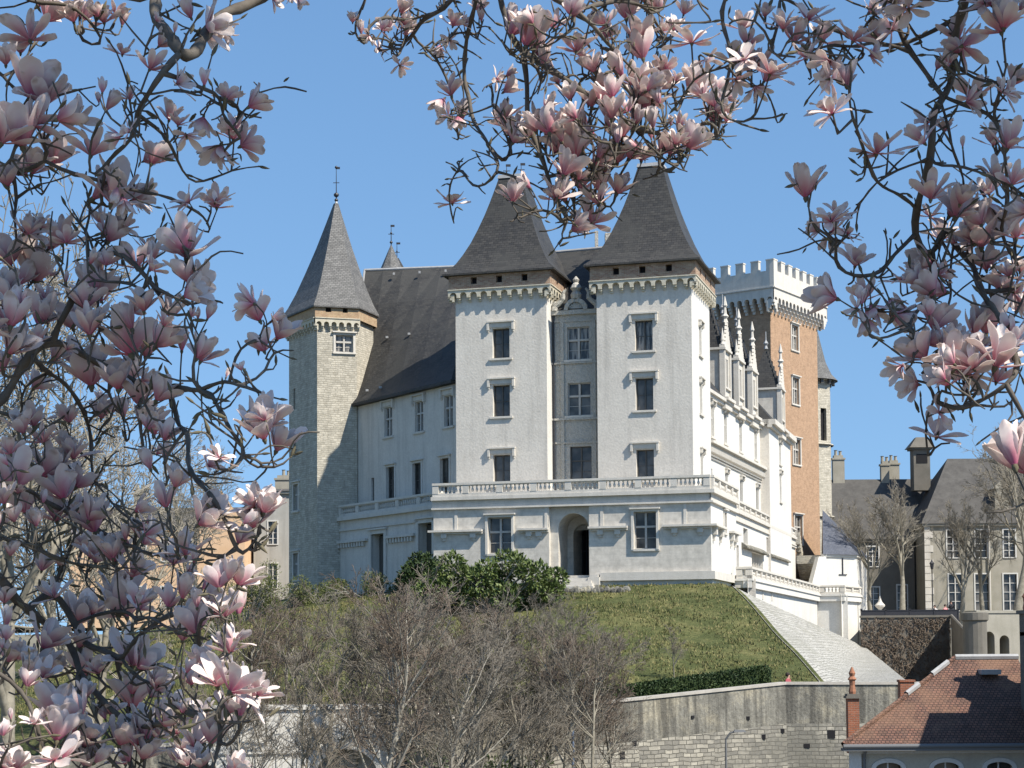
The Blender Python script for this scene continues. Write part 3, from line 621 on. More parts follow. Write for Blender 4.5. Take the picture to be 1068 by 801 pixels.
# ================================================================ SLATE PAVILION
pv = empty('pavilion', (31, 174, 4), 'small white pavilion with blue-grey slate roof at the foot of the brick keep', 'pavilion')
mb = MB(); q = [Vector((29.9, 169.9, 0)), Vector((33.3, 171.5, 0)), Vector((36.2, 180, 0)), Vector((31.7, 181, 0))]
g = Fr(q[0], q[1])
for i in range(4): gg = Fr(q[i], q[(i+1) % 4]); panel(mb, gg, 0, gg.L, 2, 8.4); mb.fbox(gg, -.12, gg.L+.1, 8.3, 8.55, -.3, .16)
mb.hexa([Vector((27.6, 167.2, 3)), Vector((30.0, 169.2, 3)), Vector((30.0, 170.4, 3)), Vector((27.3, 168.2, 3))], [Vector((29.2, 168.6, 8.25)), Vector((30.0, 169.2, 8.25)), Vector((30.0, 170.4, 8.25)), Vector((29.0, 169.4, 8.25))])
mb.build('wall', M['south'], pv)
mb = MB(); ap = Vector((31.0, 176.5, 13.3)); qq = [p+ (p-Vector((32, 175.5, 0))).normalized()*.4+Vector((0, 0, 8.5)) for p in q]
for i in range(4): mb.face([qq[i], qq[(i+1) % 4], ap])
M['blue_slate'] = m_ = masonry('blue_slate', (.085, .095, .12), (.12, .13, .155), (.06, .065, .08), .3, .16, .02, wob=.02, rough=.5, bs=.4)
mb.build('roof', m_, pv); mb = MB(); mb.fbox(g, 2.1, 2.18, 6.6, 8.2, 0, .1); mb.fbox(g, 1.7, 2.6, 6.55, 6.63, 0, .1); mb.build('pipe', M['iron'], pv)
# ================================================================ GROUND
def sstep(a, b, x): t = min(1, max(0, (x-a)/(b-a))); return t*t*(3-2*t)
foot = [Vector((-17.5, 139.4, 0)), Vector((-15.06, 137, 0)), LT.p(0, 0), LT.p(14.6, 0), UV(-17.9, -2), UV(1.53, -2), UV(1.53, 8.9), UV(.3, 8.9), UV(3, 50), Vector((33.5, 172, 0)), Vector((40, 200, 0)), Vector((-17, 200, 0))]
def dist_foot(x, y):
    inside = False; dm = 1e9; n = len(foot); j = n-1
    for i in range(n):
        a, b = foot[i], foot[j]
        if (a.y > y) != (b.y > y) and x < (b.x-a.x)*(y-a.y)/(b.y-a.y)+a.x: inside = not inside
        ex, ey = b.x-a.x, b.y-a.y; t = max(0, min(1, ((x-a.x)*ex+(y-a.y)*ey)/(ex*ex+ey*ey))); dm = min(dm, math.hypot(x-a.x-t*ex, y-a.y-t*ey)); j = i
    return 0 if inside else dm
WT = [(-70, 62, -7.6), (-30, 71, -5.3), (-10, 77.2, -3.7), (5.9, 84, -2.5), (13.5, 88, -1.9), (19.6, 88.6, -1.95), (30, 89.5, -2.0), (70, 93, -2.0)]   # retaining-wall crest
def crest(x):
    for a, b in zip(WT, WT[1:]):
        if x <= b[0] or b is WT[-1]:
            t = min(1, max(0, (x-a[0])/(b[0]-a[0]))); return a[1]+(b[1]-a[1])*t, a[2]+(b[2]-a[2])*t
def hill(x, y):
    cy, cz = crest(x); d = dist_foot(x, y); e = y-cy-.5
    top = 4.05-.02*max(0, -x-10)
    if d == 0: z = top
    else:
        t = e/(e+d) if e > 0 else 0
        t = max(0, min(1, (e-3)/(e-3+d))) if e > 3 else 0
        z = (cz-.75)+(top-cz+.75)*(t**.95)
    if x < -17: z -= (-17-x)*.10*sstep(80, 130, y)
    z += .22*noise.noise(Vector((x*.12, y*.12, 0)))*(1 if d > 1.5 else .1)
    return z
def ground(x, y):
    cy, cz = crest(x)
    if y < cy: 
        near = -1.7+(-8.6+1.7)*sstep(13, 52, y)
        return near+.15*noise.noise(Vector((x*.1, y*.1, 3)))
    return -8.8 if y < 250 else 2.0
def grid_mesh(name, xs, ys, fn, m, kind='structure', smooth=True):
    mb = MB(); mb.v = [Vector((x, y, fn(x, y))) for y in ys for x in xs]; W_ = len(xs)
    mb.f = [(j*W_+i, j*W_+i+1, (j+1)*W_+i+1, (j+1)*W_+i) for j in range(len(ys)-1) for i in range(W_-1)]; mb.m = [0]*len(mb.f)
    return mb.build(name, m, None, smooth=smooth, kind=kind)
# grass
m_, n_, b_ = mat('hill_grass', (.08, .10, .03), .95, .1)
f1 = noisef(n_, .35, 8, .7); f2 = noisef(n_, 3.5, 6, .75); c_ = ramp(n_, f1, [(.3, (.06, .07, .028)), (.5, (.10, .115, .047)), (.68, (.2, .19, .085))])
f3 = noisef(n_, .9, 5, .8); c_ = mix(n_, ramp(n_, f3, [(.60, (0,)*3), (.70, (.6,)*3)]), c_, (.17, .15, .085)); c_ = mix(n_, .75, c_, ramp(n_, f2, [(.3, (.45, .5, .4)), (.7, (1.3, 1.25, 1.2))]), 'MULTIPLY'); n_.links.new(c_, b_.inputs['Base Color']); bump(n_, b_, f2, 1, .25); M['grass'] = m_
M['path'] = mottled('pale_gravel', (.34, .32, .28), (.45, .42, .37), 2)
M['earth'] = mottled('town_ground', (.13, .125, .10), (.2, .19, .15), .3)
xs = [-70+i*1.5 for i in range(72)]; ys = []
def warp_grid():
    mb = MB(); W_ = len(xs); rows = [i/74 for i in range(75)]
    for t in rows:
        for x in xs: cy = crest(x)[0]+.45; y = cy+(205-cy)*(t**1.35); mb.v.append(Vector((x, y, hill(x, y))))
    mb.f = [(j*W_+i, j*W_+i+1, (j+1)*W_+i+1, (j+1)*W_+i) for j in range(74) for i in range(W_-1) if mb.v[j*W_+i].x < 38]; mb.m = [0]*len(mb.f)
    return mb.build('hill', M['grass'], None, smooth=True, kind='structure')
xs = [-70+i*1.5 for i in range(59)]      # up to x = 17
# glacis line decides where the grass ends on the right: y(x) along A0-A1
A0, A1 = Vector((14.4, 117.4, 0)), Vector((16.55, 89.2, 0))
xs = [-70+i*1.5 for i in range(56)]
def hx(u, y):   # u in 0..1 maps to x between -70 and the edge of the paved slope
    t = (y-A1.y)/(A0.y-A1.y); ex = A1.x+(A0.x-A1.x)*min(1, max(0, t))+.3
    if y > A0.y: ex += (y-A0.y)*.27-.2
    return -70+(ex+70)*(1-(1-u)**1.6)
mb = MB(); NU, NV = 90, 80
for j in range(NV):
    for i in range(NU):
        y0 = 60+(205-60)*(j/(NV-1))**1.0; x = hx(i/(NU-1), y0); cy = crest(x)[0]+.45; y = cy+(205-cy)*((y0-60)/145)**1.25
        x = hx(i/(NU-1), y); mb.v.append(Vector((x, y, hill(x, y))))
mb.f = [(j*NU+i, j*NU+i+1, (j+1)*NU+i+1, (j+1)*NU+i) for j in range(NV-1) for i in range(NU-1)]; mb.m = [0]*len(mb.f)
mb.build('hill', M['grass'], None, smooth=True, kind='structure')
# ground sheet to the horizon
gx = [-3000, -900, -400, -200, -100]+[-80+i*4 for i in range(41)]+[100, 200, 400, 900, 3000]; gy = [-600, -200, -60, -20]+[i*3 for i in range(0, 26)]+[78, 80, 84, 86, 89.9, 95, 110, 140, 180, 249, 260, 320, 500, 900, 1800, 4000]
grid_mesh('ground', gx, gy, ground, M['earth'])
# raised town ground behind and right of the castle
def town(x, y): return 2.2+.4*noise.noise(Vector((x*.05, y*.05, 0)))
grid_mesh('town_terrace', [-90+i*8 for i in range(30)], [181+i*8 for i in range(10)], town, M['earth'])
mb = MB()
for p in ([(32.3, 165.4), (62, 165.4), (62, 181.2), (36, 181.2)],): mb.face([(x, y, 1.55) for x, y in p][::1])
mb.build('esplanade', M['path'], None, kind='structure')
# paved slope
M['cobble'] = masonry('pale_paving_stones', (.42, .41, .37), (.33, .32, .29), (.2, .195, .17), .5, .22, .03, wob=.2, bs=.8, stain=(.24, .235, .20), streak=0)
mb = MB(); NA, NB = 40, 14
for i in range(NA):
    t = i/(NA-1); a = A0.lerp(A1, t); a.z = 0; a.z = hill(a.x, a.y)+.06 if 0 < t < 1 else hill(a.x, a.y)+.06
    if t < .75: b = Vector((16.9, 124.3, 3.3)).lerp(Vector((33.9, 171, -.35)), t/.75)
    else: b = Vector((33.9, 171, -.35)).lerp(Vector((20.4, 91, -2.15)), (t-.75)/.25)
    for j in range(NB): mb.v.append(a.lerp(b, j/(NB-1)))
mb.f = [(i*NB+j, (i+1)*NB+j, (i+1)*NB+j+1, i*NB+j+1) for i in range(NA-1) for j in range(NB-1)]; mb.m = [0]*len(mb.f)
mb.build('paved_slope', M['cobble'], None, kind='structure')
# ================================================================ RETAINING WALL
rw = empty('retaining_wall', (13.5, 88, -8.6), 'long weathered stone retaining wall below the castle hill', 'wall')
mb = MB(); cp = MB(); tp = MB()
for a, b in zip(WT, WT[1:]):
    g = Fr(a, b); n = max(1, int(g.L/3))
    for i in range(n):
        s0, s1 = g.L*i/n, g.L*(i+1)/n; z0, z1 = a[2]+(b[2]-a[2])*i/n, a[2]+(b[2]-a[2])*(i+1)/n
        h0, h1 = z0-2.05, z1-2.05
        mb.face([g.p(s0, -9.5, .25), g.p(s1, -9.5, .25), g.p(s1, h1, .03), g.p(s0, h0, .03)])
        tp.face([g.p(s0, h0, .03), g.p(s1, h1, .03), g.p(s1, z1-.12, 0), g.p(s0, z0-.12, 0)])
        cp.hexa([g.p(s0, z0-.13, .07), g.p(s1, z1-.13, .07), g.p(s1, z1-.13, -.5), g.p(s0, z0-.13, -.5)], [g.p(s0, z0, .07), g.p(s1, z1, .07), g.p(s1, z1, -.5), g.p(s0, z0, -.5)])
        cp.face([g.p(s1, z1-2, -.5), g.p(s0, z0-2, -.5), g.p(s0, z0-.13, -.5), g.p(s1, z1-.13, -.5)])
mb.build('masonry', M['retain'], rw); tp.build('rendered_parapet', M['retain_top'], rw); cp.build('coping', M['path'], rw)
rh = MB(); g = Fr(WT[4], WT[5])                                       # drain holes and a niche
for px_, py_, w_, h_ in ((868, 766, .38, .5), (815, 762, .25, .25), (777, 748, .2, .2), (794, 768, .25, .3), (842, 778, .3, .25)):
    p = at(px_, py_, 87.9); rh.box((p.x, crest(p.x)[0]-.03-.22*max(0, -3.95-p.z)/5.5+.06, p.z), (w_, .2, h_*.8))
for px_, py_, w_, h_ in ((651, 768, .4, .45), (648, 787, .3, .5), (725, 749, .2, .2), (661, 775, .25, .3)):
    p = at(px_, py_, 84); t = (p.x-5.9)/(13.5-5.9); yy = 84+4*t; rh.box((p.x, crest(p.x)[0]-.03-.22*max(0, -4.6-p.z)/5+.06, p.z), (w_*.8, .2, h_*.7), .5)
rh.build('drain_hole', M['dark'], rw)
# ================================================================ BACKGROUND TOWN
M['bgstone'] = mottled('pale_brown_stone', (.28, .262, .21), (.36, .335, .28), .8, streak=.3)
M['bgdark'] = mottled('dark_brown_stone', (.13, .12, .10), (.18, .165, .14), .8)  # darker brown stone tone than bgstone
M['peach'] = mottled('peach_render', (.66, .44, .27), (.72, .50, .33), .8)
M['greyrender'] = mottled('grey_render', (.36, .35, .32), (.42, .41, .38), .8, streak=.3)
M['slate_bg'] = mottled('town_slate', (.065, .062, .058), (.105, .10, .092), 1.2, fine=5)
M['redtile'] = masonry('red_clay_tiles', (.205, .108, .078), (.125, .077, .06), (.06, .04, .035), .17, .15, .02, wob=.03, bs=1, stain=(.2, .12, .08))
M['pot'] = mottled('terracotta', (.36, .17, .10), (.28, .13, .08), 4)
M['white'] = mottled('white_painted_render', (.62, .61, .57), (.54, .53, .5), 1)
def bwin(root, f, a, b, z0, z1, arch=False, fm='white'):
    mb = MB(); mb.fbox(f, a-.14, a, z0-.1, z1+.14, -.02, .06); mb.fbox(f, b, b+.14, z0-.1, z1+.14, -.02, .06); mb.fbox(f, a, b, z1, z1+.14, -.02, .058); mb.fbox(f, a, b, z0-.1, z0, -.02, .1)
    c = (a+b)/2; mb.fbox(f, c-.05, c+.05, z0, z1, -.22, -.12)
    for k in (1, 2, 3): z = z0+(z1-z0)*k/4; mb.fbox(f, a, c-.05, z-.03, z+.03, -.22, -.13); mb.fbox(f, c+.05, b, z-.03, z+.03, -.22, -.13)
    wo = mb.build('window', M[fm], root); p = MB(); p.face([f.p(a, z0, -.25), f.p(b, z0, -.25), f.p(b, z1, -.25), f.p(a, z1, -.25)]); p.build('pane', M['glass'], wo)
def town_house(label, x0, x1, y, z0, z1, dep, wm, ops, roof, rz=0, rm='slate_bg', chimneys=(), pots=True):
    root = empty('town_house', ((x0+x1)/2, y, z0), label, 'house'); q = [Vector((x0, y, 0)), Vector((x1, y, 0)), Vector((x1, y+dep, 0)), Vector((x0, y+dep, 0))]
    c = Vector(((x0+x1)/2, y, 0)); R = Matrix.Rotation(rz, 3, 'Z'); q = [c+R@(p-c) for p in q]
    mb = MB()
    for i in range(4): f = Fr(q[i], q[(i+1) % 4]); panel(mb, f, 0, f.L, z0, z1, ops if i == 0 else [], rev=.26); mb.fbox(f, -.25, f.L+.2, z1-.25, z1, -.1, .28)
    mb.build('wall', M[wm], root); f = Fr(q[0], q[1])
    for o_ in ops: bwin(root, f, *o_)
    mb = MB(); e = .4; E_ = [c+R@(p-c) for p in (Vector((x0-e, y-e, z1)), Vector((x1+e, y-e, z1)), Vector((x1+e, y+dep+e, z1)), Vector((x0-e, y+dep+e, z1)))]
    l, r_, zr = roof; a = c+R@(Vector((x0+l, y+dep/2, zr))-c); b = c+R@(Vector((x1-r_, y+dep/2, zr))-c)
    mb.face([E_[0], E_[1], b, a]); mb.face([E_[2], E_[3], a, b]); mb.face([E_[3], E_[0], a]); mb.face([E_[1], E_[2], b])
    ro = mb.build('roof', M[rm], root)
    for cx_, cy_, h, w_ in chimneys:
        k = MB(); k.box((cx_, cy_, zr+h/2-1.6), (w_, .8, h+3)); k.box((cx_, cy_, zr+h-.1), (w_+.2, 1, .2)); k.box((cx_, cy_, zr+h+.15), (w_*.8, .7, .3))
        k.lathe((cx_-.25, cy_, zr+h+.2), [(.18, 0), (.15, .6), (.22, .7)], 8); k.lathe((cx_+.25, cy_, zr+h+.2), [(.18, 0), (.15, .5), (.22, .6)], 8); k.build('chimney', M['bgstone'], ro)
    return root, ro
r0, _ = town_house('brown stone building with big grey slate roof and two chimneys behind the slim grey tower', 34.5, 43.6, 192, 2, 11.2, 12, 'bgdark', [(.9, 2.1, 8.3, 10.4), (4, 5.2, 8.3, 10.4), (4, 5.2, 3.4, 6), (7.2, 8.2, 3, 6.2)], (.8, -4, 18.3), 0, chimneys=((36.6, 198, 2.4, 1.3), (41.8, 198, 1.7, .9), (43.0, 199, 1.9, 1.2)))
r1, ro1 = town_house('tall grey stone mansion with steep hipped slate roof and white windows at the right', 43.8, 64, 188, 2, 12.6, 13, 'bgstone', [(2.4, 3.7, 9.0, 11.9), (2.5, 3.9, 3.4, 7.2), (5.4, 6.6, 9.0, 11.9), (5.3, 6.7, 3.4, 7.2), (8.3, 9.7, 3.4, 7.2), (8.4, 9.6, 9, 11.9), (11.5, 12.8, 3.4, 7.2), (11.5, 12.8, 9, 11.9)], (4.2, 6, 20.2))
mb = MB()
for i in range(14): f_ = Fr((43.8, 188), (64, 188)); mb.fbox(f_, -.02, .9-.3*(i % 2), 2.1+i*.75, 2.1+i*.75+.7, -.05, .06)
for x_ in (50.6,): mb.tube([(x_, 187.8, 2), (x_, 187.8, 12.4)], .09, 6)
mb.build('quoins', M['trim'], r1)
mb = MB(); mb.box((45.1, 195, 19), (1.8, 1.8, 4.6)); mb.box((45.1, 195, 21.3), (2.3, 2.3, .2))
mb.hexa([Vector((43.7, 193.6, 21.4)), Vector((46.5, 193.6, 21.4)), Vector((46.5, 196.4, 21.4)), Vector((43.7, 196.4, 21.4))], [Vector((44.6, 194.5, 22.6)), Vector((45.6, 194.5, 22.6)), Vector((45.6, 195.5, 22.6)), Vector((44.6, 195.5, 22.6))])
la = mb.build('roof_lantern', M['bgdark'], ro1); mb = MB(); mb.box((45.1, 194.08, 20.2), (1.2, .05, 1)); mb.build('louvre', M['dark'], la)
for x_ in (52.4, 58):
    mb = MB(); mb.box((x_, 190.3, 15.2), (1.5, 2.5, 2.4)); mb.hexa([Vector((x_-1, 189, 16.4)), Vector((x_+1, 189, 16.4)), Vector((x_+1, 193, 16.4)), Vector((x_-1, 193, 16.4))], [Vector((x_-.1, 189, 17.3)), Vector((x_+.1, 189, 17.3)), Vector((x_+.1, 194, 17.3)), Vector((x_-.1, 194, 17.3))])
    mb.build('roof_dormer', M['bgstone'], ro1)
town_house('grey rendered building with flat parapet between the peach house and stone tower', -26.4, -18, 181, 2, 15.9, 9, 'greyrender', [(1.5, 2.4, 10.5, 12.8), (1.5, 2.4, 6, 8.5), (6.5, 7.4, 10.5, 12.8)], (1, 1, 16.6), 0, chimneys=((-23.6, 185, 1.0, 2.2),))
r2, _ = town_house('peach rendered house with slate roof seen through the magnolia at left', -44, -26.7, 176, 2, 11.8, 8, 'peach', [(4+i*2.6, 5.0+i*2.6, z, z+2) for i in range(5) for z in (4, 8.6)], (.6, .6, 14.2), 0, chimneys=((-38, 181, 1.6, 1.2),))
mb = MB(); f_ = Fr((-31.2, 175.6), (-26.5, 175.6)); mb.face([f_.p(0, 2, 0), f_.p(f_.L, 2, 0), f_.p(f_.L, 12.0, 0), f_.p(f_.L*.5, 15.6, 0), f_.p(0, 12, 0)]); mb.face([f_.p(0, 2, -.4), f_.p(0, 2, 0), f_.p(0, 12, 0), f_.p(0, 12, -.4)][::-1]); mb.build('gable', M['peach'], r2)
# ivy-covered terrace wall, esplanade rail, viaduct
iv = empty('ivy_wall', (36, 165, -8), 'high terrace wall covered with dry brown creeper, right of the paved slope', 'wall')
f_ = Fr((32.35, 165), (40.75, 165))
mb = MB(); panel(mb, f_, 0, 8.4, -13, 2.35); mb.fbox(f_, 0, 8.45, 2.35, 2.55, -.5, .12)
# the side wall turned to the light
p0, p1 = Vector((31.5, 128, 0)), Vector((31.6, 109, 0)); q = [Vector((40.75, 164.9, 2.45)), at(1032, 686, 137), at(1032, 760, 137), Vector((40.75, 164.9, -13))]
mb.face(q); mb.tube([q[0]+Vector((0, -.1, .05)), q[1]+Vector((0, -.1, .05))], .14, 6)
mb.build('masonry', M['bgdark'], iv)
M['creeper'] = mottled('dry_creeper', (.10, .075, .055), (.19, .15, .115), 3, fine=12)
mb = MB(); random.seed(3)
for i in range(1500):
    x = random.uniform(0, 8.4); z = random.uniform(-4.5, 2.3); P = [f_.p(x, z, .05)]
    for k in range(4): x += random.uniform(-.22, .22); z += random.uniform(-.28, .12); P.append(f_.p(min(8.3, max(0, x)), z, random.uniform(.03, .22)))
    mb.tube(P, [.038, .03, .025, .02, .012], 3, cap=False)
mb.build('creeper', M['creeper'], iv, kind='stuff')
vd = empty('stone_viaduct', (35, 126, -10), 'old stone viaduct with two dark arches and a round turret at the right edge', 'bridge')
f_ = Fr((35.0, 134.0), (45, 137.0)); mb = MB(); V_ = []
arch_face(f_, 0, 1.75, -12, 2.2, 1.1, .46, .35, 0, 1.6, mb); arch_face(f_, 1.75, 3.1, -12, 2.2, 2.4, .42, .1, 0, 1.6, mb); mb.face([f_.p(3.1, -12, 0), f_.p(10.4, -12, 0), f_.p(10.4, 2.2, 0), f_.p(3.1, 2.2, 0)])
mb.fbox(f_, 0, 10.4, 2.2, 2.4, -1.6, .08); mb.build('arcade', M['bgstone'], vd)
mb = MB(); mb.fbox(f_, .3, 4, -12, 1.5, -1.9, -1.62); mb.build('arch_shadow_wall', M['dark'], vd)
mb = MB(); mb.lathe((33.2, 127.5, -12), [(.85, 0), (.85, 13.5), (.98, 13.6), (.98, 14.1), (.8, 14.15)], 16); mb.build('turret', M['bgdark'], vd)
# white urn, street lamps
ur = MB(); u0 = at(918, 640, 172); ur.lathe((u0.x, 172, 1.55), [(.45, 0), (.45, 1.3), (.58, 1.35), (.2, 1.5), (.17, 1.7), (.45, 1.95), (.5, 2.1), (.22, 2.4), (.14, 2.6), (.02, 3.0)], 10)
tag(ur.build('garden_urn', M['trim']), 'pale stone urn on its pedestal behind the dark rail', 'urn')
def lamp_post(x, y, z, h, lab, m, lantern=True):
    r_ = empty('street_lamp', (x, y, z), lab, 'street lamp'); mb = MB()
    mb.lathe((x, y, z), [(.16, 0), (.16, .5), (.08, .7), (.06, 1.2), (.045, h)], 8); mb.build('post', m, r_)
    q = MB()
    if lantern: q.lathe((x, y, z+h), [(.06, 0), (.14, .1), (.2, .55), (.26, .6), (.1, .8), (.03, 1.0)], 6)
    else: q.tube([(x, y, z+h-.05), (x+.2, y-.05, z+h+.25), (x+.6, y-.1, z+h+.35)], [.05, .045, .04], 6); q.hexa([Vector((x+.35, y-.22, z+h+.28)), Vector((x+.95, y-.22, z+h+.3)), Vector((x+.95, y+.05, z+h+.3)), Vector((x+.35, y+.05, z+h+.28))], [Vector((x+.4, y-.18, z+h+.4)), Vector((x+.85, y-.18, z+h+.4)), Vector((x+.85, y, z+h+.4)), Vector((x+.4, y, z+h+.4))])
    q.build('lamp_head', m, r_)
M['bluepole'] = mat('blue_grey_metal', (.12, .17, .26), .4, .5)[0]; M['greypole'] = mat('grey_metal', (.13, .135, .14), .75, .3)[0]
p = at(972, 594, 174); lamp_post(p.x, 174, 1.55, p.z-1.55, 'slim black lamp post with lantern on the esplanade right of the castle', M['iron'])
p = at(757, 770, 84); lamp_post(p.x, 84, -8.6, p.z+8.6, 'grey lamp post with bent head in front of the retaining wall', M['greypole'], False)
p = at(597.5, 762, 74); mb = MB(); mb.lathe((p.x, 74, -8.6), [(.1, 0), (.08, .3), (.06, 1), (.055, p.z+8.6), (.07, p.z+8.62), (.02, p.z+8.7)], 8); tag(mb.build('pole', M['bluepole']), 'thin blue metal pole between two bare trees before the wall', 'pole')
# dark rail on the esplanade
mb = MB(); f_ = Fr((32.7, 166.5), (41.9, 166.5))
mb.fbox(f_, 0, 9.2, 1.55, 3.0, -.08, 0)
for i in range(5): mb.fbox(f_, i*2.27, i*2.27+.12, 1.55, 3.2, -.12, .04)
mb.fbox(f_, 0, 9.2, 3.0, 3.09, -.14, .04); tag(mb.build('parapet_rail', M['iron']), 'long black parapet rail along the esplanade above the creeper wall', 'railing')

# ================================================================ RED-ROOFED HOUSE
hs = empty('tiled_house', (17, 72, -8.6), 'house with red tiled hipped roof and arched windows in the lower right corner', 'house')
xa, xb, ye, ze = 13.25, 20.6, 70.2, -4.0
M['hwall'] = mottled('beige_render', (.40, .37, .31), (.46, .43, .36), 1, streak=.3); M['hpaint'] = mottled('pale_window_stone', (.55, .54, .52), (.62, .61, .58), 1.4)
f_ = Fr((xa, ye), (xb, ye)); cw = [at(926.5, 790, ye).x-xa, at(986.7, 790, ye).x-xa, at(1042, 790, ye).x-xa]; mb = MB(); edges = [0, (cw[0]+cw[1])/2, (cw[1]+cw[2])/2, f_.L]
for c_, a, b in zip(cw, edges, edges[1:]): arch_face(f_, a, b, -8.6, -4.2, c_, .52, -4.92, 0, .3, mb, fl=.42)
for g in (Fr((xb, ye), (xb, 78)), Fr((xa+2.0, 78), (xa, ye)), Fr((xb, 78), (xa+2.0, 78))): panel(mb, g, 0, g.L, -8.6, -4.2)
mb.build('wall', M['hwall'], hs)
for c_ in cw:
    mb = MB(); K = 12
    for k in range(K):
        q = []
        for r_, a_ in ((.5, pi*k/K), (.68, pi*k/K), (.68, pi*(k+1)/K), (.5, pi*(k+1)/K)): q.append(f_.p(c_-r_*cos(a_), -4.92+r_*sin(a_)*(.42 if r_ < .6 else .56), .06))
        mb.face(q); mb.face([q[1], q[1]-f_.n*.08, q[2]-f_.n*.08, q[2]])
    mb.fbox(f_, c_-.68, c_-.5, -8, -4.92, -.02, .06); mb.fbox(f_, c_+.5, c_+.68, -8, -4.92, -.02, .06)
    wo = mb.build('window', M['hpaint'], hs)
    p = MB(); p.face([f_.p(c_-.5, -8.2, -.2), f_.p(c_+.5, -8.2, -.2), f_.p(c_+.5, -4.5, -.2), f_.p(c_-.5, -4.5, -.2)]); p.build('pane', M['glass'], wo)
    p = MB(); p.fbox(f_, c_-.03, c_+.03, -8.2, -4.65, -.19, -.14)
    for k in range(3): p.fbox(f_, c_-.5, c_+.5, -5.3-k*.8, -5.26-k*.8, -.19, -.15)
    p.build('glazing_bar', M['hpaint'], wo)
mb = MB(); mb.fbox(f_, -.02, .45, -8.6, -4.25, -.05, .08); mb.fbox(f_, 0, f_.L, -4.35, -4.2, -.1, .12); mb.build('corner_stones', M['hpaint'], hs)
rid0, rid1 = at(996, 687, 74.2), at(1056, 686.5, 74.2); e0, e1 = Vector((xa-.35, ye-.5, ze)), Vector((xb+.5, ye-.5, ze)); e2, e3 = Vector((xb+.5, 78.5, ze)), Vector((xa+1.75, 78.5, ze))
rid1 = Vector((xb+.5, 74.2, rid0.z))
mb = MB(); mb.face([e0, e1, rid1, rid0]); mb.face([e3, e0, rid0]); mb.face([e2, e3, rid0, rid1]); ro = mb.build('roof', M['redtile'], hs)
mb = MB(); mb.tube([e0+Vector((0, 0, .05)), rid0+Vector((0, 0, .06))], .1, 6); mb.build('hip_tiles', M['redtile'], ro)
mb = MB(); mb.tube([rid0+Vector((0, 0, .06)), rid1+Vector((0, 0, .06))], .13, 6)
for t0, t1 in ((.55, .66), (.78, .93)): mb.tube([e0.lerp(rid0, t0)+Vector((0, 0, .1)), e0.lerp(rid0, t1)+Vector((0, 0, .1))], .12, 6)
mb.build('ridge_mortar', M['lead'], ro)
mb = MB(); mb.tube([e0+Vector((0, -.06, -.04)), e1+Vector((0, -.06, -.04))], .09, 8); mb.box(((e0.x+e1.x)/2, ye-.3, ze-.17), (e1.x-e0.x, .55, .1)); mb.tube([Vector((xa+.55, ye-.5, ze)), Vector((xa+.55, ye-.12, ze-.5)), Vector((xa+.55, ye-.12, -8.6))], .06, 8); mb.build('gutter', M['greypole'], hs)
mb = MB(); n_ = (rid0-e0).cross(e1-e0).normalized(); s0 = at(1032, 697, 73.2); s0 = Vector((s0.x, 73.3, e0.z+(rid0.z-e0.z)*(73.3-e0.y)/(rid0.y-e0.y)))
mb.box(s0+Vector((0, 0, .12)), (.8, .8, .2)); mb.build('skylight', M['lead'], ro)
def brick_chimney(x, y, z0, z1, w_, lab, pots=1):
    c_ = empty('brick_chimney', (x, y, z0), lab, 'chimney'); mb = MB(); mb.box((x, y, (z0+z1)/2), (w_, w_, z1-z0)); mb.build('stack', M['potbrick'], c_)
    mb = MB(); mb.box((x, y, z1+.05), (w_+.16, w_+.16, .1)); mb.box((x, y, z1+.14), (w_+.06, w_+.06, .08)); mb.build('cap', M['bgdark'], c_)
    for k in range(pots): mb = MB(); xx = x+(k-(pots-1)/2)*.34; mb.lathe((xx, y, z1+.18), [(.13, 0), (.15, .1), (.11, .35), (.13, .55), (.19, .6), (.1, .72), (.14, .85), (.03, 1.1)], 8); mb.build('chimney_pot', M['pot'], c_)
M['potbrick'] = masonry('bright_red_brick', (.36, .13, .07), (.27, .10, .055), (.3, .2, .15), .22, .075, .012, wob=.01)
p = at(889, 727, 73); brick_chimney(p.x, 73, -4.5, p.z-.05, .46, 'tall thin red brick chimney with terracotta pot at the left end of the tiled roof')
p = at(945, 712, 78.2); mb = MB(); mb.box((p.x, 78.2, p.z-1.2), (.62, .5, 2.5)); mb.box((p.x, 78.2, p.z+.08), (.7, .58, .1)); tag(mb.build('chimney_stack', M['potbrick']), 'short red brick chimney stump peeping over the hip of the tiled roof', 'chimney')
nb = empty('neighbour_house', (23, 72, -8.6), 'dark tall gable wall with chimney pots at the right picture edge', 'house')
xn = at(1062.5, 700, 70).x; mb = MB(); xn += .45; mb.box((xn+2.4, 70.0, -4.2), (4.6, 3.4, 9.2)); mb.box((xn+2.4, 65.2, -3.1), (4.58, 6.2, 11.4)); mb.box((xn+.9, 71, .7), (1.6, 1.4, .9)); mb.box((xn+.9, 71, 1.2), (1.8, 1.6, .14))  # taller second box is unseen, added to throw shadow on the tiled roof
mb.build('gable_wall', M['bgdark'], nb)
for k, c_ in enumerate((-.1, .35, .8)): mb = MB(); mb.lathe((xn+c_+.35, 71.2, 1.27), [(.13, 0), (.15, .1), (.11, .3), (.14, .5), (.18, .55), (.08, .7)], 8); mb.build('chimney_pot', M['pot'], nb)
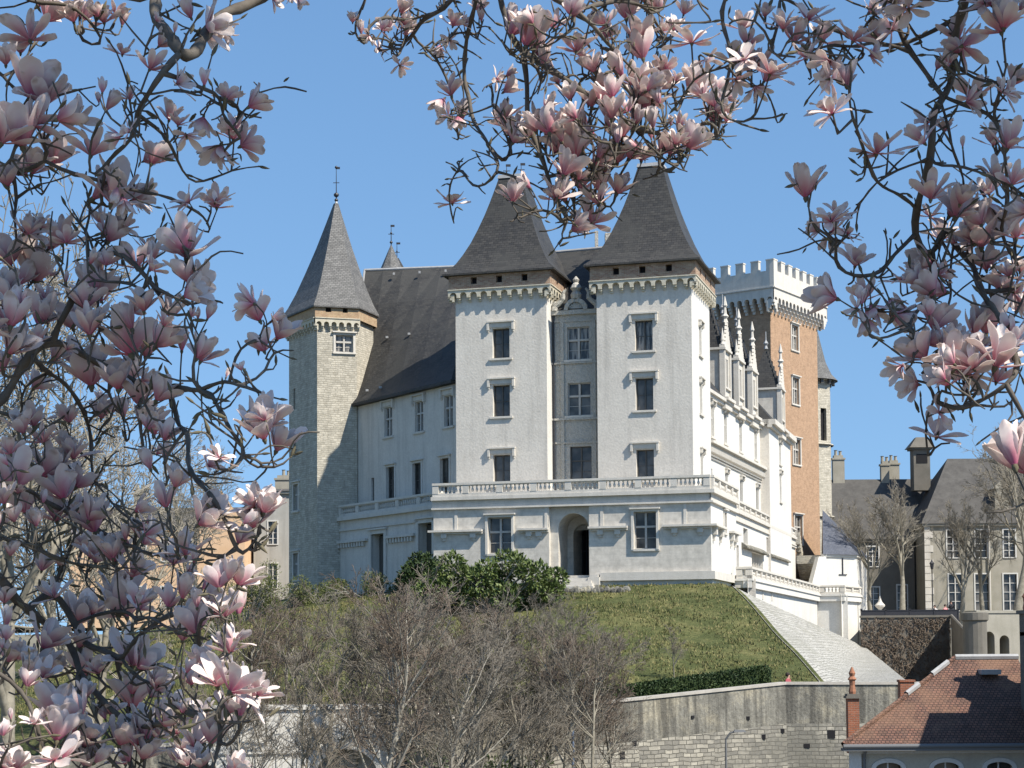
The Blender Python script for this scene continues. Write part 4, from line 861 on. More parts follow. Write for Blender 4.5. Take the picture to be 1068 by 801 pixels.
# low white building with arch behind the young trees
wb = empty('white_garage', (-9.5, 74, -8.6), 'low white building with a big arched opening behind the bare trees', 'building')
f_ = Fr((-12.6, 73.1), (-4.9, 74.2)); mb = MB(); c_ = 5.75; arch_face(f_, 3.2, f_.L, -8.6, -2.6, c_, 1.35, -5.6, 0, .8, mb); panel(mb, f_, 0, 3.2, -8.6, -2.6); mb.fbox(f_, -.1, f_.L+.1, -2.6, -2.4, -.4, .1); bk_ = Fr((-12.6, 76.5), (-12.6, 73.1)); panel(mb, bk_, 0, bk_.L, -8.6, -2.6)
g_ = Fr((-4.9, 74.2), (-5.2, 76.5)); panel(mb, g_, 0, g_.L, -8.6, -2.6)
for i in range(5): mb.fbox(f_, .3+i*.85, .36+i*.85, -8.6, -4.4, 0, .05)
mb.fbox(f_, .1, 4.2, -4.4, -4.3, 0, .08)
mb.build('wall', M['white'], wb); p = MB(); p.face([f_.p(c_-1.4, -8.6, -.8), f_.p(c_+1.4, -8.6, -.8), f_.p(c_+1.4, -4.1, -.8), f_.p(c_-1.4, -4.1, -.8)]); p.build('arched_door', M['greyrender'], wb)

# ================================================================ PEOPLE
M['skin'] = mat('skin', (.55, .33, .25), .6)[0]; M['hair'] = mat('dark_hair', (.03, .02, .015), .7)[0]
def person(x, y, z, lab, coat, trousers, rz=0, lean=0, arm=0):
    me = bpy.data.meshes.new('person'); R = Matrix.Rotation(rz, 3, 'Z')
    J = [(0, 0, .95, .15), (0, 0, 1.2, .14), (0, .0, 1.42, .15), (0, -.01, 1.52, .06), (0, -.03, 1.62, .095), (0, -.03, 1.72, .085)]
    Ed = [(0, 1), (1, 2), (2, 3), (3, 4), (4, 5)]
    for sg in (-1, 1):
        n = len(J); J += [(sg*.1, 0, .9, .1), (sg*.11, -.02, .5, .07), (sg*.11, .02, .09, .05), (sg*.12, -.14, .04, .045)]; Ed += [(0, n), (n, n+1), (n+1, n+2), (n+2, n+3)]
        n = len(J); J += [(sg*.2, 0, 1.4, .07), (sg*.25, .02, 1.13, .05), (sg*(.24-.1*arm), -.12-.12*arm, .95+.35*arm, .04), (sg*(.22-.14*arm), -.18-.14*arm, .88+.5*arm, .04)]; Ed += [(2, n), (n, n+1), (n+1, n+2), (n+2, n+3)]
    me.from_pydata([tuple(R@Vector(j[:3])) for j in J], Ed, [])
    o = bpy.data.objects.new('person', me); C.objects.link(o); o.location = (x, y, z); tag(o, lab, 'person')
    sk = o.modifiers.new('skin', 'SKIN'); sk.use_smooth_shade = True
    for i, j in enumerate(J): me.skin_vertices[0].data[i].radius = (j[3], j[3])
    me.skin_vertices[0].data[0].use_root = True
    ss = o.modifiers.new('sub', 'SUBSURF'); ss.levels = ss.render_levels = 1
    m, n, b = mat('person_clothes', coat, .85); g = n.nodes.new('ShaderNodeTexCoord'); s_ = n.nodes.new('ShaderNodeSeparateXYZ'); n.links.new(g.outputs['Object'], s_.inputs[0])
    mu = n.nodes.new('ShaderNodeMath'); mu.operation = 'MULTIPLY'; mu.inputs[1].default_value = .5; n.links.new(s_.outputs['Z'], mu.inputs[0])
    r = n.nodes.new('ShaderNodeValToRGB'); r.color_ramp.interpolation = 'CONSTANT'; e = r.color_ramp.elements
    while len(e) < 4: e.new(.5)
    for q, (p_, c_) in zip(e, ((0, (.02, .02, .02)), (.05, trousers), (.48, coat), (.755, (.55, .33, .25)))): q.position = p_; q.color = (*c_, 1)
    n.links.new(mu.outputs[0], r.inputs[0]); n.links.new(r.outputs[0], b.inputs['Base Color']); me.materials.append(m)
    hm = MB(); c_ = Vector((x, y, z))+R@Vector((0, .02, 1.71)); hm.lathe(c_-Vector((0, 0, .08)), [(.105, 0), (.12, .06), (.11, .13), (.06, .19), (.01, .2)], 10); hm.build('hair', M['hair'], o)
    fm = MB(); F0 = Vector((x, y, z)); 
    for sg in (-.035, .035): fm.box(F0+R@Vector((sg, -.128, 1.67)), (.02, .012, .014), rz)
    fm.hexa([F0+R@Vector(v) for v in ((-.014, -.15, 1.62), (.014, -.15, 1.62), (.01, -.12, 1.62), (-.01, -.12, 1.62))], [F0+R@Vector(v) for v in ((-.006, -.13, 1.67), (.006, -.13, 1.67), (.006, -.12, 1.67), (-.006, -.12, 1.67))]); fm.box(F0+R@Vector((0, -.127, 1.59)), (.045, .01, .01), rz)
    fm.build('face_features', M['hair'], o)
p = at(822, 712, 91); person(p.x, 91, -3.3, 'person with dark hair whose head shows over the retaining wall by the hedge', (.3, .07, .08), (.05, .06, .1), .9)
p = at(992, 640, 167.6); person(p.x, 167.6, 2.1, 'person in black holding a camera up at the end of the esplanade rail', (.02, .02, .025), (.03, .04, .07), .3, arm=1)
p = at(975, 640, 169); person(p.x, 169, 1.75, 'person in a pale top standing behind the rail beside the black lamp post', (.6, .55, .52), (.05, .05, .06), -.4)
p = at(986, 640, 168.5); person(p.x, 168.5, 1.8, 'person in a pink top standing left of the person in black', (.6, .25, .25), (.05, .05, .06), .5)

# ================================================================ BARE TREES
M['bark'] = mottled('brown_grey_bark', (.20, .185, .155), (.33, .31, .26), 4, fine=20)
M['bark_pale'] = mottled('pale_plane_bark', (.16, .145, .11), (.29, .265, .21), 3, fine=10)
M['twig'] = mottled('brown_twigs', (.145, .125, .10), (.24, .215, .175), 2)
M['twig_red'] = mottled('reddish_twigs', (.19, .145, .115), (.155, .13, .10), 2)
M['twig_pale'] = mottled('pale_grey_twigs', (.22, .20, .16), (.30, .27, .22), 2)
def rv(rng): return Vector((rng.uniform(-1, 1), rng.uniform(-1, 1), rng.uniform(-1, 1)))
def grow(mb, rng, p, d, L, r, lv, spec):
    n, wob, up = spec['seg'][lv], spec['wob'], spec['up'][lv]; P = [p]; R = [r]; D = [d]
    for i in range(n):
        d = (d+rv(rng)*wob+Vector((0, 0, up))).normalized(); p = p+d*(L/n); P.append(p); R.append(max(r*(1-.75*(i+1)/n), spec['rmin'])); D.append(d)
    mb[0 if lv < spec['split'] else 1].tube(P, R, spec['k'][lv], cap=False)
    if lv+1 >= len(spec['n']): return
    c = spec['n'][lv+1]; c = max(1, int(c*rng.uniform(.8, 1.25)))
    for i in range(c):
        t = rng.uniform(spec['t0'][lv], 1)*n; k = min(int(t), n-1); q = P[k].lerp(P[k+1], t-k); a = D[k+1].orthogonal().normalized()
        a = Matrix.Rotation(rng.uniform(0, 2*pi), 3, D[k+1])@a; an = rng.uniform(*spec['ang'])
        grow(mb, rng, q, (D[k+1]*cos(an)+a*sin(an)).normalized(), L*spec['lf'][lv]*rng.uniform(.7, 1.15)*(1.1-.45*t/n), max(R[k]*.62, spec['rmin']), lv+1, spec)
YOUNG = dict(seg=[9, 6, 5, 3, 2], wob=.10, up=[.05, .085, .08, .06, .05], rmin=.009, split=2, k=[8, 5, 4, 3, 3], n=[1, 19, 7, 5, 4], t0=[.36, .2, .15, .1], ang=(.42, .9), lf=[.42, .52, .55, .6])
PLANE = dict(seg=[6, 6, 5, 4, 3], wob=.13, up=[.05, .12, .08, .05, .03], rmin=.013, split=3, k=[9, 7, 5, 3, 3], n=[1, 7, 8, 8, 4], t0=[.45, .25, .2, .1], ang=(.35, .75), lf=[.9, .5, .5, .55])
BIG = dict(seg=[7, 7, 6, 5, 3, 2], wob=.12, up=[.03, .08, .05, .03, .01, .0], rmin=.013, split=3, k=[9, 7, 5, 3, 3, 3], n=[1, 12, 7, 5, 5, 4], t0=[.25, .25, .2, .15, .1], ang=(.45, 1.0), lf=[.62, .55, .52, .5, .55])
def tree_proto(spec, seed, H, r, mats, smooth=True):
    rng = random.Random(seed); mb = [MB(), MB()]; grow(mb, rng, Vector((0, 0, 0)), Vector((0, 0, 1)), H, r, 0, spec)
    out = []
    for i, nm in enumerate(('trunk', 'crown')):
        o = mb[i].build(nm, M[mats[i]], None, smooth=True, uv=False); out.append(o.data); bpy.data.objects.remove(o)
    return out
def place_tree(pr, name, x, y, z, s, rz, lab, cat, group=None, sz=None):
    r_ = empty(name, (x, y, z), lab, cat, group); r_.rotation_euler.z = rz; r_.scale = (s, s, sz or s)
    for nm, me in zip(('trunk', 'crown'), pr): o = bpy.data.objects.new(nm, me); C.objects.link(o); o.parent = r_
    return r_
yp = [tree_proto(YOUNG, s_, 9.4, .12, ('bark_pale' if s_ in (12, 14) else 'bark', 'twig' if s_ != 13 else 'twig_red')) for s_ in (11, 12, 13, 14)]
# pixel column, distance, height, label
front = [(258, 70, 6.5, 'leftmost young bare tree, right beside the magnolia blossoms'), (318, 66, 7.2, 'young bare tree in front of the white building, left of the arch'), (393, 60, 9.0, 'nearest bare tree with dark spreading limbs and pale trunk before the arch'), (438, 68, 9.0, 'bare tree just right of the arched opening'), (498, 66, 8.2, 'pale-trunked bare tree in the middle of the row'), (553, 68, 7.8, 'bare tree above the dark evergreen bushes, left of the blue pole'), (584, 72, 7.6, 'bare tree immediately left of the thin blue pole'), (620, 70, 7.4, 'rightmost bare tree, forking low in front of the stone wall'), (466, 61, 7.8, 'slim bare tree with pale trunk between two taller ones')]
for i, (px_, Y, H, lab) in enumerate(front):
    p = at(px_, 720, Y); place_tree(yp[i % 4], 'bare_tree', p.x, Y, ground(p.x, Y), H/9.4*1.2, i*1.3, lab, 'tree', 'young bare trees below the castle hill', sz=H/9.4*.99)
back = [(283, 74), (345, 73), (370, 75), (415, 74), (478, 76), (458, 74), (500, 75), (555, 75), (300, 76), (530, 76), (572, 76), (605, 77), (640, 78), (325, 78), (395, 79), (450, 80), (510, 81), (590, 82)]
for i, (px_, Y) in enumerate(back):
    p = at(px_, 720, Y); cy = crest(p.x)[0]; z = ground(p.x, Y) if Y < cy-1 else hill(p.x, Y); H = 8.3 if Y < cy-1 else 4.6
    if px_ > 590: H -= 1.2
    place_tree(yp[(i+2) % 4], 'bare_tree', p.x, min(Y, cy-1.5) if Y < cy-1 else Y+2, z, H/9.4*1.16, i*2.1, 'bare twiggy tree in the dense back row below the castle', 'tree', 'back row of bare trees below the castle hill', sz=H/9.4*1.02)
p = at(703, 704, 93); place_tree(yp[1], 'bare_tree', p.x, 93, hill(p.x, 93)-.2, .33, 1, 'small bare tree alone on the grass slope behind the hedge', 'tree', sz=.27)
pl = [tree_proto(PLANE, s_, 7.0, .27, ('bark_pale', 'twig_pale')) for s_ in (21, 22, 23)]
for i, (px_, Y, s_, lab) in enumerate(((909, 174, 1.1, 'pale pollarded plane tree nearest the white pavilion'), (941, 171, 1.25, 'pale forked plane tree in front of the brown stone building'), (1003, 176, 1.05, 'bare plane tree in front of the grey mansion windows'), (1026, 179, 1.15, 'bare plane tree right of the middle mansion window'), (1060, 168, 1.7, 'big bare plane tree with pale trunk at the right edge'))):
    p = at(px_, 640, Y); place_tree(pl[i % 3], 'plane_tree', p.x, Y, 1.5, s_, i*1.9, lab, 'tree', 'bare plane trees on the esplanade')
bgp = tree_proto(BIG, 31, 15, .24, ('bark_pale', 'twig_pale'))
for px_, Y, z, s_, lab in ((15, 62, -8.8, 1.35, 'tall pale-twigged tree far behind the left magnolia, reaching the top of the picture'), (95, 75, -8.6, 1.05, 'bare tree behind the magnolia blossoms at middle left'), (205, 118, 1.0, .7, 'fine-twigged bare tree left of the stone tower'), (1072, 176, 1.5, 1.15, 'tall fine-twigged tree rising behind the mansion roof at right'), (60, 100, -4, 1.0, 'bare tree on the left flank of the hill')):
    p = at(px_, 640, Y); place_tree(bgp, 'bare_tree', p.x, Y, z, s_, px_*.7, lab, 'tree')
# ================================================================ SHRUBS AND HEDGE
def leaf_mat(name, a, b, rough=.4, spec=.5, tr=.25):
    m, n, bs = mat(name, a, max(rough, .5), min(spec, .35)); f = noisef(n, 1.7, 4); g = noisef(n, 14, 2); c = ramp(n, f, [(.35, a), (.65, b)]); c = mix(n, .5, c, ramp(n, g, [(.3, (.5,)*3), (.7, (1.4,)*3)]), 'MULTIPLY'); n.links.new(c, bs.inputs['Base Color'])
    return m
M['glossy'] = leaf_mat('glossy_evergreen_leaf', (.055, .085, .02), (.13, .165, .05), .3, .6); M['hedgeleaf'] = leaf_mat('dark_hedge_leaf', (.02, .04, .012), (.045, .07, .02), .6, .3)
M['scrub'] = leaf_mat('olive_scrub_leaf', (.07, .09, .025), (.13, .14, .05), .7, .2); M['drygrass'] = leaf_mat('dry_grass_blade', (.09, .105, .035), (.24, .21, .10), .8, .1)
def leaf(mb, p, d, n, L, W):
    d = d.normalized(); s_ = d.cross(n).normalized() if d.cross(n).length > .01 else d.orthogonal().normalized(); u = s_.cross(d)
    mb.face([p, p+d*L*.4+s_*W*.5+u*L*.06, p+d*L, p+d*L*.4-u*L*.0]); mb.face([p, p+d*L*.4, p+d*L, p+d*L*.4-s_*W*.5+u*L*.06])
def bush(name, x, y, z, blobs, nleaf, L, W, lm, lab, cat='shrub', group=None, seed=1):
    rng = random.Random(seed); r_ = empty(name, (x, y, z), lab, cat, group); lv = MB(); st = MB(); tot = sum(b[3]**2 for b in blobs)
    for bx, by, bz, br in blobs:
        c = Vector((x+bx, y+by, z+bz)); st.tube([Vector((x+rng.uniform(-.2, .2), y, z-.3)), Vector((x, y, z)).lerp(c, .5)+rv(rng)*.2, c], [.07, .05, .02], 5)
        for i in range(9): q = c+rv(rng)*br; st.tube([Vector((x, y, z+.2)).lerp(c, .7), c.lerp(q, .5), q], [.03, .02, .01], 3)
        for i in range(int(nleaf*br*br/tot)):
            v = rv(rng)
            while v.length > 1 or v.length < .1: v = rv(rng)
            rad = br*(.55+.45*rng.random()**.6)*(1+.25*noise.noise(c*3+v.normalized()*2.2)); q = c+v.normalized()*rad
            leaf(lv, q, v.normalized()+rv(rng)*.9+Vector((0, 0, .3)), v.normalized()+rv(rng)*.6, L*rng.uniform(.7, 1.2), W*rng.uniform(.8, 1.1))
    st.build('branches', M['bark'], r_, uv=False); lv.build('foliage', M[lm], r_, uv=False)
def blobs(n, wx, wy, h, r0, r1, seed):
    rng = random.Random(seed); out = []
    for i in range(n): a = rng.uniform(-1, 1); out.append((a*wx, rng.uniform(-1, 1)*wy, rng.uniform(.25, 1)*h*(1-.45*abs(a)), rng.uniform(r0, r1)))
    return out
p = at(512, 640, 112); bush('evergreen_shrub', p.x, 112, hill(p.x, 112), blobs(34, 4.2, 1.2, 3.9, .5, .95, 5), 9500, .33, .17, 'glossy', 'large glossy green shrub with big leaves in front of the terrace window', seed=5)
p = at(440, 620, 118); bush('evergreen_shrub', p.x, 118, hill(p.x, 118), blobs(12, 1.1, .8, 3.1, .5, .8, 6), 3600, .28, .14, 'hedgeleaf', 'darker glossy shrub at the left terrace corner beside the dark doors', seed=6)
p = at(570, 640, 112); bush('evergreen_shrub', p.x, 113, hill(p.x, 113), blobs(6, .9, .6, 1.0, .4, .6, 8), 1500, .28, .14, 'glossy', 'small low shrub left of the entrance steps', seed=8)
for i, (px_, Y, n_b, w_, h, lab) in enumerate(((285, 128, 14, 2.6, 3.0, 'olive scrub bush left of the stone tower foot'), (258, 118, 12, 2.6, 3.6, 'tangled olive bush further left on the hill'), (335, 131, 12, 2.2, 1.6, 'low scrub under the stone tower'), (385, 126, 12, 2.8, 1.4, 'low olive scrub below the shaded terrace wall'), (230, 110, 12, 3, 3.5, 'scrub bush on the left flank behind blossoms'))):
    p = at(px_, 640, Y); bush('scrub_bush', p.x, Y, hill(p.x, Y), blobs(n_b, w_, 1, h, .5, .8, 40+i), 4200, .14, .07, 'scrub', lab, group='scrub bushes on the hill', seed=50+i)
for i, (px_, Y, lab) in enumerate(((450, 73.5, 'dark evergreen bush under the trees near the white building'), (515, 74.5, 'dark evergreen bush under the middle of the tree row'), (560, 75.5, 'dark evergreen bush just left of the blue pole'))):
    p = at(px_, 790, Y); bush('evergreen_bush', p.x, Y, -8.6, blobs(14, 1.5, .8, 3.9, .6, 1.0, 60+i), 3500, .2, .1, 'hedgeleaf' if i != 1 else 'glossy', lab, group='evergreen bushes under the trees', seed=70+i)
# clipped hedge behind the wall
hd = empty('hedge', (5, 87, -3), 'long clipped dark green hedge behind the coping of the retaining wall', 'hedge'); mb = MB(); core = MB(); rng = random.Random(9)
def hedge_p(t): x = -1.0+t*13.9; cy, cz = crest(x); return Vector((x, cy+2.2, cz))
for i in range(40):
    a, b = hedge_p(i/40), hedge_p((i+1)/40); tp_ = .25+.5*(i/40); w_ = Vector((-.1, .5, 0))
    core.hexa([a-w_-Vector((0, 0, 1)), b-w_-Vector((0, 0, 1)), b+w_-Vector((0, 0, 1)), a+w_-Vector((0, 0, 1))], [a-w_+Vector((0, 0, tp_-.1)), b-w_+Vector((0, 0, tp_-.1)), b+w_+Vector((0, 0, tp_-.1)), a+w_+Vector((0, 0, tp_-.1))])
for i in range(16000):
    t = rng.random(); a = hedge_p(t); tp_ = .25+.5*t; f_ = rng.random()
    q = a+(Vector((.1, -.55+rng.uniform(-.08, .08), rng.uniform(-1, tp_))) if f_ < .6 else Vector((0, rng.uniform(-.55, .55), tp_+rng.uniform(-.12, .1))))
    leaf(mb, q, rv(rng)+Vector((0, -.5, .5)), rv(rng), .13, .07)
core.build('hedge_core', M['hedgeleaf'], hd); mb.build('foliage', M['hedgeleaf'], hd, uv=False)
# grass tufts over the slope
mb = MB(); rng = random.Random(4)
for i in range(60000):
    x = rng.uniform(-28, 16); y = rng.uniform(86, 124); cy, cz = crest(x)
    if y < cy+1.5 or dist_foot(x, y) < .3: continue
    t = (y-A1.y)/(A0.y-A1.y); ex = A1.x+(A0.x-A1.x)*t
    if x > ex-.1: continue
    if noise.noise(Vector((x*.5, y*.5, 1)))+rng.uniform(-.35, .35) < -.1: continue
    z = hill(x, y)-.03; h = rng.uniform(.07, .18)
    for k in range(2): a = rng.uniform(0, 2*pi); s_ = Vector((cos(a), sin(a), 0)); mb.face([Vector((x, y, z))-s_*.05, Vector((x, y, z))+s_*.05, Vector((x, y, z))+rv(rng)*.09+Vector((0, 0, h))])
mb.build('grass', M['drygrass'], None, kind='stuff', uv=False)
# stone edging under the entrance
mb = MB(); rng = random.Random(2)
for i in range(60):
    p = UV(-9.6+i*.1, -4.4+rng.uniform(-.3, .3), 0); q = rng.uniform(.12, .27); mb.lathe((p.x, p.y, hill(p.x, p.y)-.05), [(q*.9, 0), (q*rng.uniform(.9, 1.1), q*.6), (q*.8, q*1.2), (q*.3, q*rng.uniform(1.4, 1.9))], 5)
tag(mb.build('rubble_edging', M['retain_top']), 'low rough stone edging in the grass before the entrance steps', 'stones')
# ================================================================ MAGNOLIAS
m_, n_, b_ = mat('magnolia_petal', (.7, .5, .55), .55, .3)
a_ = n_.nodes.new('ShaderNodeAttribute'); a_.attribute_name = 'tone'; n_.links.new(a_.outputs['Color'], b_.inputs['Base Color'])
tr = n_.nodes.new('ShaderNodeBsdfTranslucent'); n_.links.new(a_.outputs['Color'], tr.inputs['Color']); ms = n_.nodes.new('ShaderNodeMixShader'); ms.inputs[0].default_value = .38
out = n_.nodes['Material Output']; n_.links.new(b_.outputs[0], ms.inputs[1]); n_.links.new(tr.outputs[0], ms.inputs[2]); n_.links.new(ms.outputs[0], out.inputs[0]); M['petal'] = m_
M['mbark'] = mottled('dark_magnolia_bark', (.065, .053, .042), (.15, .132, .108), 9, .8, fine=60, bd=.004)
M['mbark_pale'] = mottled('sunlit_magnolia_bark', (.10, .09, .07), (.24, .225, .18), 7, .8, fine=50, bd=.004)  # sunlit copy of the magnolia bark, the light put into a paler colour
M['budscale'] = mottled('furry_bud_scale', (.09, .08, .05), (.16, .14, .09), 30, .9, fine=200, bd=.001)
def blossom_mesh(seed, kind):
    """kind: 0 bud, 1 closed tulip, 2 cup, 3 open, 4 wide star"""
    rng = random.Random(seed); mb = MB(); mb.c = []
    def vert(p, c): mb.v.append(p); mb.c.append(tuple(max(0, min(1, q)) for q in c))
    def lerp3(a, b, f): f = max(0, min(1, f)); return tuple(a[x]*(1-f)+b[x]*f for x in range(3))
    deep = (.50+rng.uniform(-.08, .06), .11+rng.uniform(-.03, .05), .20); mid = (.64, .35, .39); pale = (.79, .70, .665); inner = (.82, .74, .70); brown = (.34, .22, .13)
    whorls = {0: [(3, .02, .06, .8)], 1: [(4, .12, .28, 1.0), (3, .03, .1, .95)], 2: [(5, .38, .72, 1.0), (4, .12, .3, .95)], 3: [(5, .75, 1.3, 1.0), (4, .3, .65, .95)], 4: [(5, 1.15, 1.75, 1.0), (4, .7, 1.15, .95)]}[kind]
    for wi, (cnt, o0, o1, ln) in enumerate(whorls):
        ph = rng.uniform(0, 6)
        for i in range(cnt):
            az = ph+2*pi*i/cnt+rng.uniform(-.32, .32); op = rng.uniform(o0, o1); L = ln*rng.uniform(.82, 1.1); W = rng.uniform(.145, .205)*(1.12 if kind < 3 else 1)*(.8 if kind == 0 else 1)
            curl = rng.uniform(-.25, .75)*(1 if kind >= 2 else .2); twist = rng.uniform(-1.1, 1.1)*(.5 if kind < 2 else 1); sway = rng.uniform(-.12, .12); cupk = rng.uniform(.35, .75)*(1 if kind < 3 else .6); ruf = rng.uniform(0, 6); edge = rng.random() < .35
            out_ = Vector((cos(az), sin(az), 0)); side = Vector((-sin(az), cos(az), 0)); NS, NT = 4, 9; base = len(mb.v); p = out_*.03; sp = []; a2s = []
            for t in range(NT+1):
                u = t/NT; a2 = op*(1.25-.75*u if kind < 3 else 1.1-.35*u)+curl*u*u+(.25*(1-u) if kind in (1, 2) else 0)
                if t: p = p+(out_*sin(a2)+Vector((0, 0, 1))*cos(a2))*(L/NT)
                sp.append(p+side*sway*u*u*L); a2s.append(a2)
            for t in range(NT+1):
                u = t/NT; w_ = W*(.26+.74*sin(pi*min(1, (u*.98)**.95)**1.25)) if u < .62 else W*max(.06, math.sqrt(max(0, 1-((u-.6)/.41)**2.4)))*1.0
                w_ = W*(.24+.76*sstep(0, .55, u)) if u < .55 else w_
                nrm = out_*cos(a2s[t])-Vector((0, 0, 1))*sin(a2s[t])
                for j in range(NS+1):
                    s_ = (j/NS-.5)*2; q = sp[t]+side*w_*s_-nrm*cupk*w_*s_*s_*(1-.5*u)+nrm*(twist*w_*s_*u*.6+.022*sin(ruf+u*9+s_*2.5)*u)
                    k = u*1.15+.16*abs(s_)-.05; c = lerp3(deep, mid, max(0, k-.08)/.34) if k < .42 else lerp3(mid, pale, (k-.42)/.42)
                    if j in (1, 2, 3) and rng.random() < .5: c = lerp3(c, deep, .16*(1-u)+.05)
                    if edge and t >= NT-1 and rng.random() < .5: c = lerp3(c, brown, .5)
                    vert(q, c)
            for t in range(NT):
                for j in range(NS): a = base+t*(NS+1)+j; mb.f.append((a, a+1, a+NS+2, a+NS+1)); mb.m.append(0)
            b2 = len(mb.v)
            for t in range(NT+1):
                nrm = out_*cos(a2s[t])-Vector((0, 0, 1))*sin(a2s[t])
                for j in range(NS+1): q = mb.v[base+t*(NS+1)+j]; vert(q-nrm*.01, lerp3(mid, inner, t/NT*2.4+.2))
            for t in range(NT):
                for j in range(NS): a = b2+t*(NS+1)+j; mb.f.append((a, a+NS+1, a+NS+2, a+1)); mb.m.append(0)
    n0 = len(mb.v); mb.lathe((0, 0, -.12), [(.03, 0), (.045, .05), (.07, .1), (.06, .17), (.03, .22)], 7, 1); mb.c += [(.1, .1, .05)]*(len(mb.v)-n0)
    if kind >= 3:
        n0 = len(mb.v); mb.lathe((0, 0, 0), [(.045, 0), (.055, .1), (.03, .22), (.01, .27)], 7, 1); mb.c += [(.2, .12, .08)]*(len(mb.v)-n0)
    o = mb.build('blossom', [M['petal'], M['budscale']], None, smooth=True, uv=False); me = o.data; bpy.data.objects.remove(o); return me
def leafbud_mesh(seed):
    mb = MB(); mb.lathe((0, 0, 0), [(.06, 0), (.11, .1), (.15, .3), (.13, .6), (.06, .9), (.01, 1.05)], 8); mb.lathe((0, 0, -.1), [(.05, 0), (.1, .06), (.06, .14)], 8)
    o = mb.build('bud', [M['budscale']], None, smooth=True, uv=False); me = o.data; bpy.data.objects.remove(o); return me
BLO = {0: [blossom_mesh(100+i, 0) for i in range(3)], 1: [blossom_mesh(110+i, 1) for i in range(5)], 2: [blossom_mesh(120+i, 2) for i in range(9)], 3: [blossom_mesh(130+i, 3) for i in range(10)], 4: [blossom_mesh(150+i, 4) for i in range(8)]}
BUD = leafbud_mesh(1)
# blossoms: x, y (1068-px view), spread in px, lean from vertical (deg, + to the right), kind; spread over a depth range below
def zl(ox, oy, sc, txt):
    out = []
    for q in txt.split(';'):
        v = [float(k) for k in q.split()]
        if not v: continue
        out.append((ox+v[0]/sc, oy+v[1]/sc, v[2]/sc, v[3] if len(v) > 3 else None, int(v[4]) if len(v) > 4 else None))
    return out
LEFT = zl(0, 0, 3.3375, '95 90 140 -10 3;185 30 120 20 2;20 185 90 0 2;130 275 180 10 2;60 440 180 -15 2;150 400 140 40 3;250 400 120 60 2;205 520 130 25 2;325 500 120 10 3;130 560 110 20 2;410 630 200 15 3;430 720 80 170 2;500 690 100 70 3;392 350 85 30 1;357 300 60 0 1;360 45 90 0 3;430 62 60 10 1;425 180 110 0 4;540 210 100 20 3;575 140 80 40 3;610 92 50 10 0;765 75 140 60 3;760 120 80 170 4;710 270 65 0 1;790 335 110 -10 4;900 350 95 50 2;598 385 80 15 2;440 455 100 -60 4;650 480 120 170 4;545 530 100 20 2;805 440 110 -10 3;875 490 110 50 3;750 550 120 -160 3;650 695 120 -40 4;752 695 110 20 4;640 785 70 0 3;380 785 90 20 3;100 780 90 0 3;20 600 110 0 2;645 275 90 70 3;250 35 90 0 2;300 40 80 20 2;650 30 80 -20 2;970 5 60 120 3;1050 10 50 150 2')
LEFT += zl(0, 200, 3.3375, '20 200 130 -10 2;130 240 160 10 2;232 290 55 0 0;400 130 110 20 2;110 110 110 40 3;372 230 70 0 2;470 220 120 -10 3;532 210 85 15 1;655 165 160 10 3;640 265 110 -10 2;705 310 120 70 2;733 415 65 20 1;690 420 55 5 0;350 320 120 10 2;500 370 100 0 2;600 400 90 20 2;50 410 140 10 2;150 410 130 10 2;240 430 110 -10 2;312 440 130 0 2;430 500 180 -20 2;580 490 140 40 2;510 525 110 10 2;312 600 170 -5 2;440 620 120 0 2;482 690 115 5 2;572 680 120 30 2;715 545 120 15 3;882 405 115 -25 2;905 520 95 -20 2;990 472 110 35 2;793 625 50 15 0;830 700 40 30 0;130 500 70 0 2;60 590 70 0 3;120 770 110 10 3;240 772 75 0 2;360 750 90 10 2;425 750 85 -10 1;520 780 100 10 2;905 775 150 0 2;25 340 120 0 2;200 560 80 20 2')
LEFT += zl(0, 400, 3.3375, '25 215 85 -20 3;190 270 120 -10 2;40 305 160 -15 2;232 315 80 10 2;152 395 50 0 1;45 450 75 0 2;332 430 115 25 2;280 425 90 -10 2;437 515 65 5 1;390 570 85 0 2;540 510 95 60 3;570 390 105 -10 2;622 320 95 20 2;540 130 110 0 2;582 160 90 15 2;580 230 65 0 2;770 250 115 30 4;735 450 140 50 2;640 550 120 -5 3;680 600 55 20 1;860 390 115 -30 3;932 400 120 15 2;885 460 95 10 2;850 525 85 30 2;985 185 130 30 2;905 135 140 -10 2;760 665 110 -10 2;850 655 130 25 3;780 765 115 0 3;685 745 75 5 1;420 720 180 10 2;590 740 90 0 2;472 630 105 20 2;155 620 75 20 2;118 460 70 -10 2;290 540 80 20 2;10 380 90 0 2;500 430 75 60 2;40 570 70 10 2;500 760 80 30 3;230 200 70 20 2;330 570 100 30 3')
LEFT += zl(0, 580, 3.3375, '25 210 75 0 1;20 265 65 0 2;40 325 100 10 2;160 390 100 20 3;200 500 140 -10 2;300 370 105 0 2;300 460 70 0 2;470 310 180 10 3;550 455 100 40 2;462 440 90 0 2;640 250 100 10 2;790 290 120 -15 3;745 395 150 -5 3;850 420 170 40 3;905 465 140 70 3;810 500 120 20 3;665 410 85 0 2;745 590 140 15 2;690 540 100 -20 2;640 650 90 10 3;480 600 120 0 2;310 615 120 20 2;185 695 190 -15 4;60 700 100 10 2;36 545 55 -5 0;310 690 115 20 2;430 690 90 0 3;700 700 90 10 2;830 725 90 20 2;650 700 90 0 3;10 600 60 0 2;120 560 70 10 3;610 500 75 20 2;560 600 90 40 3;240 580 90 -20 2;100 420 80 0 2;390 520 80 10 3')
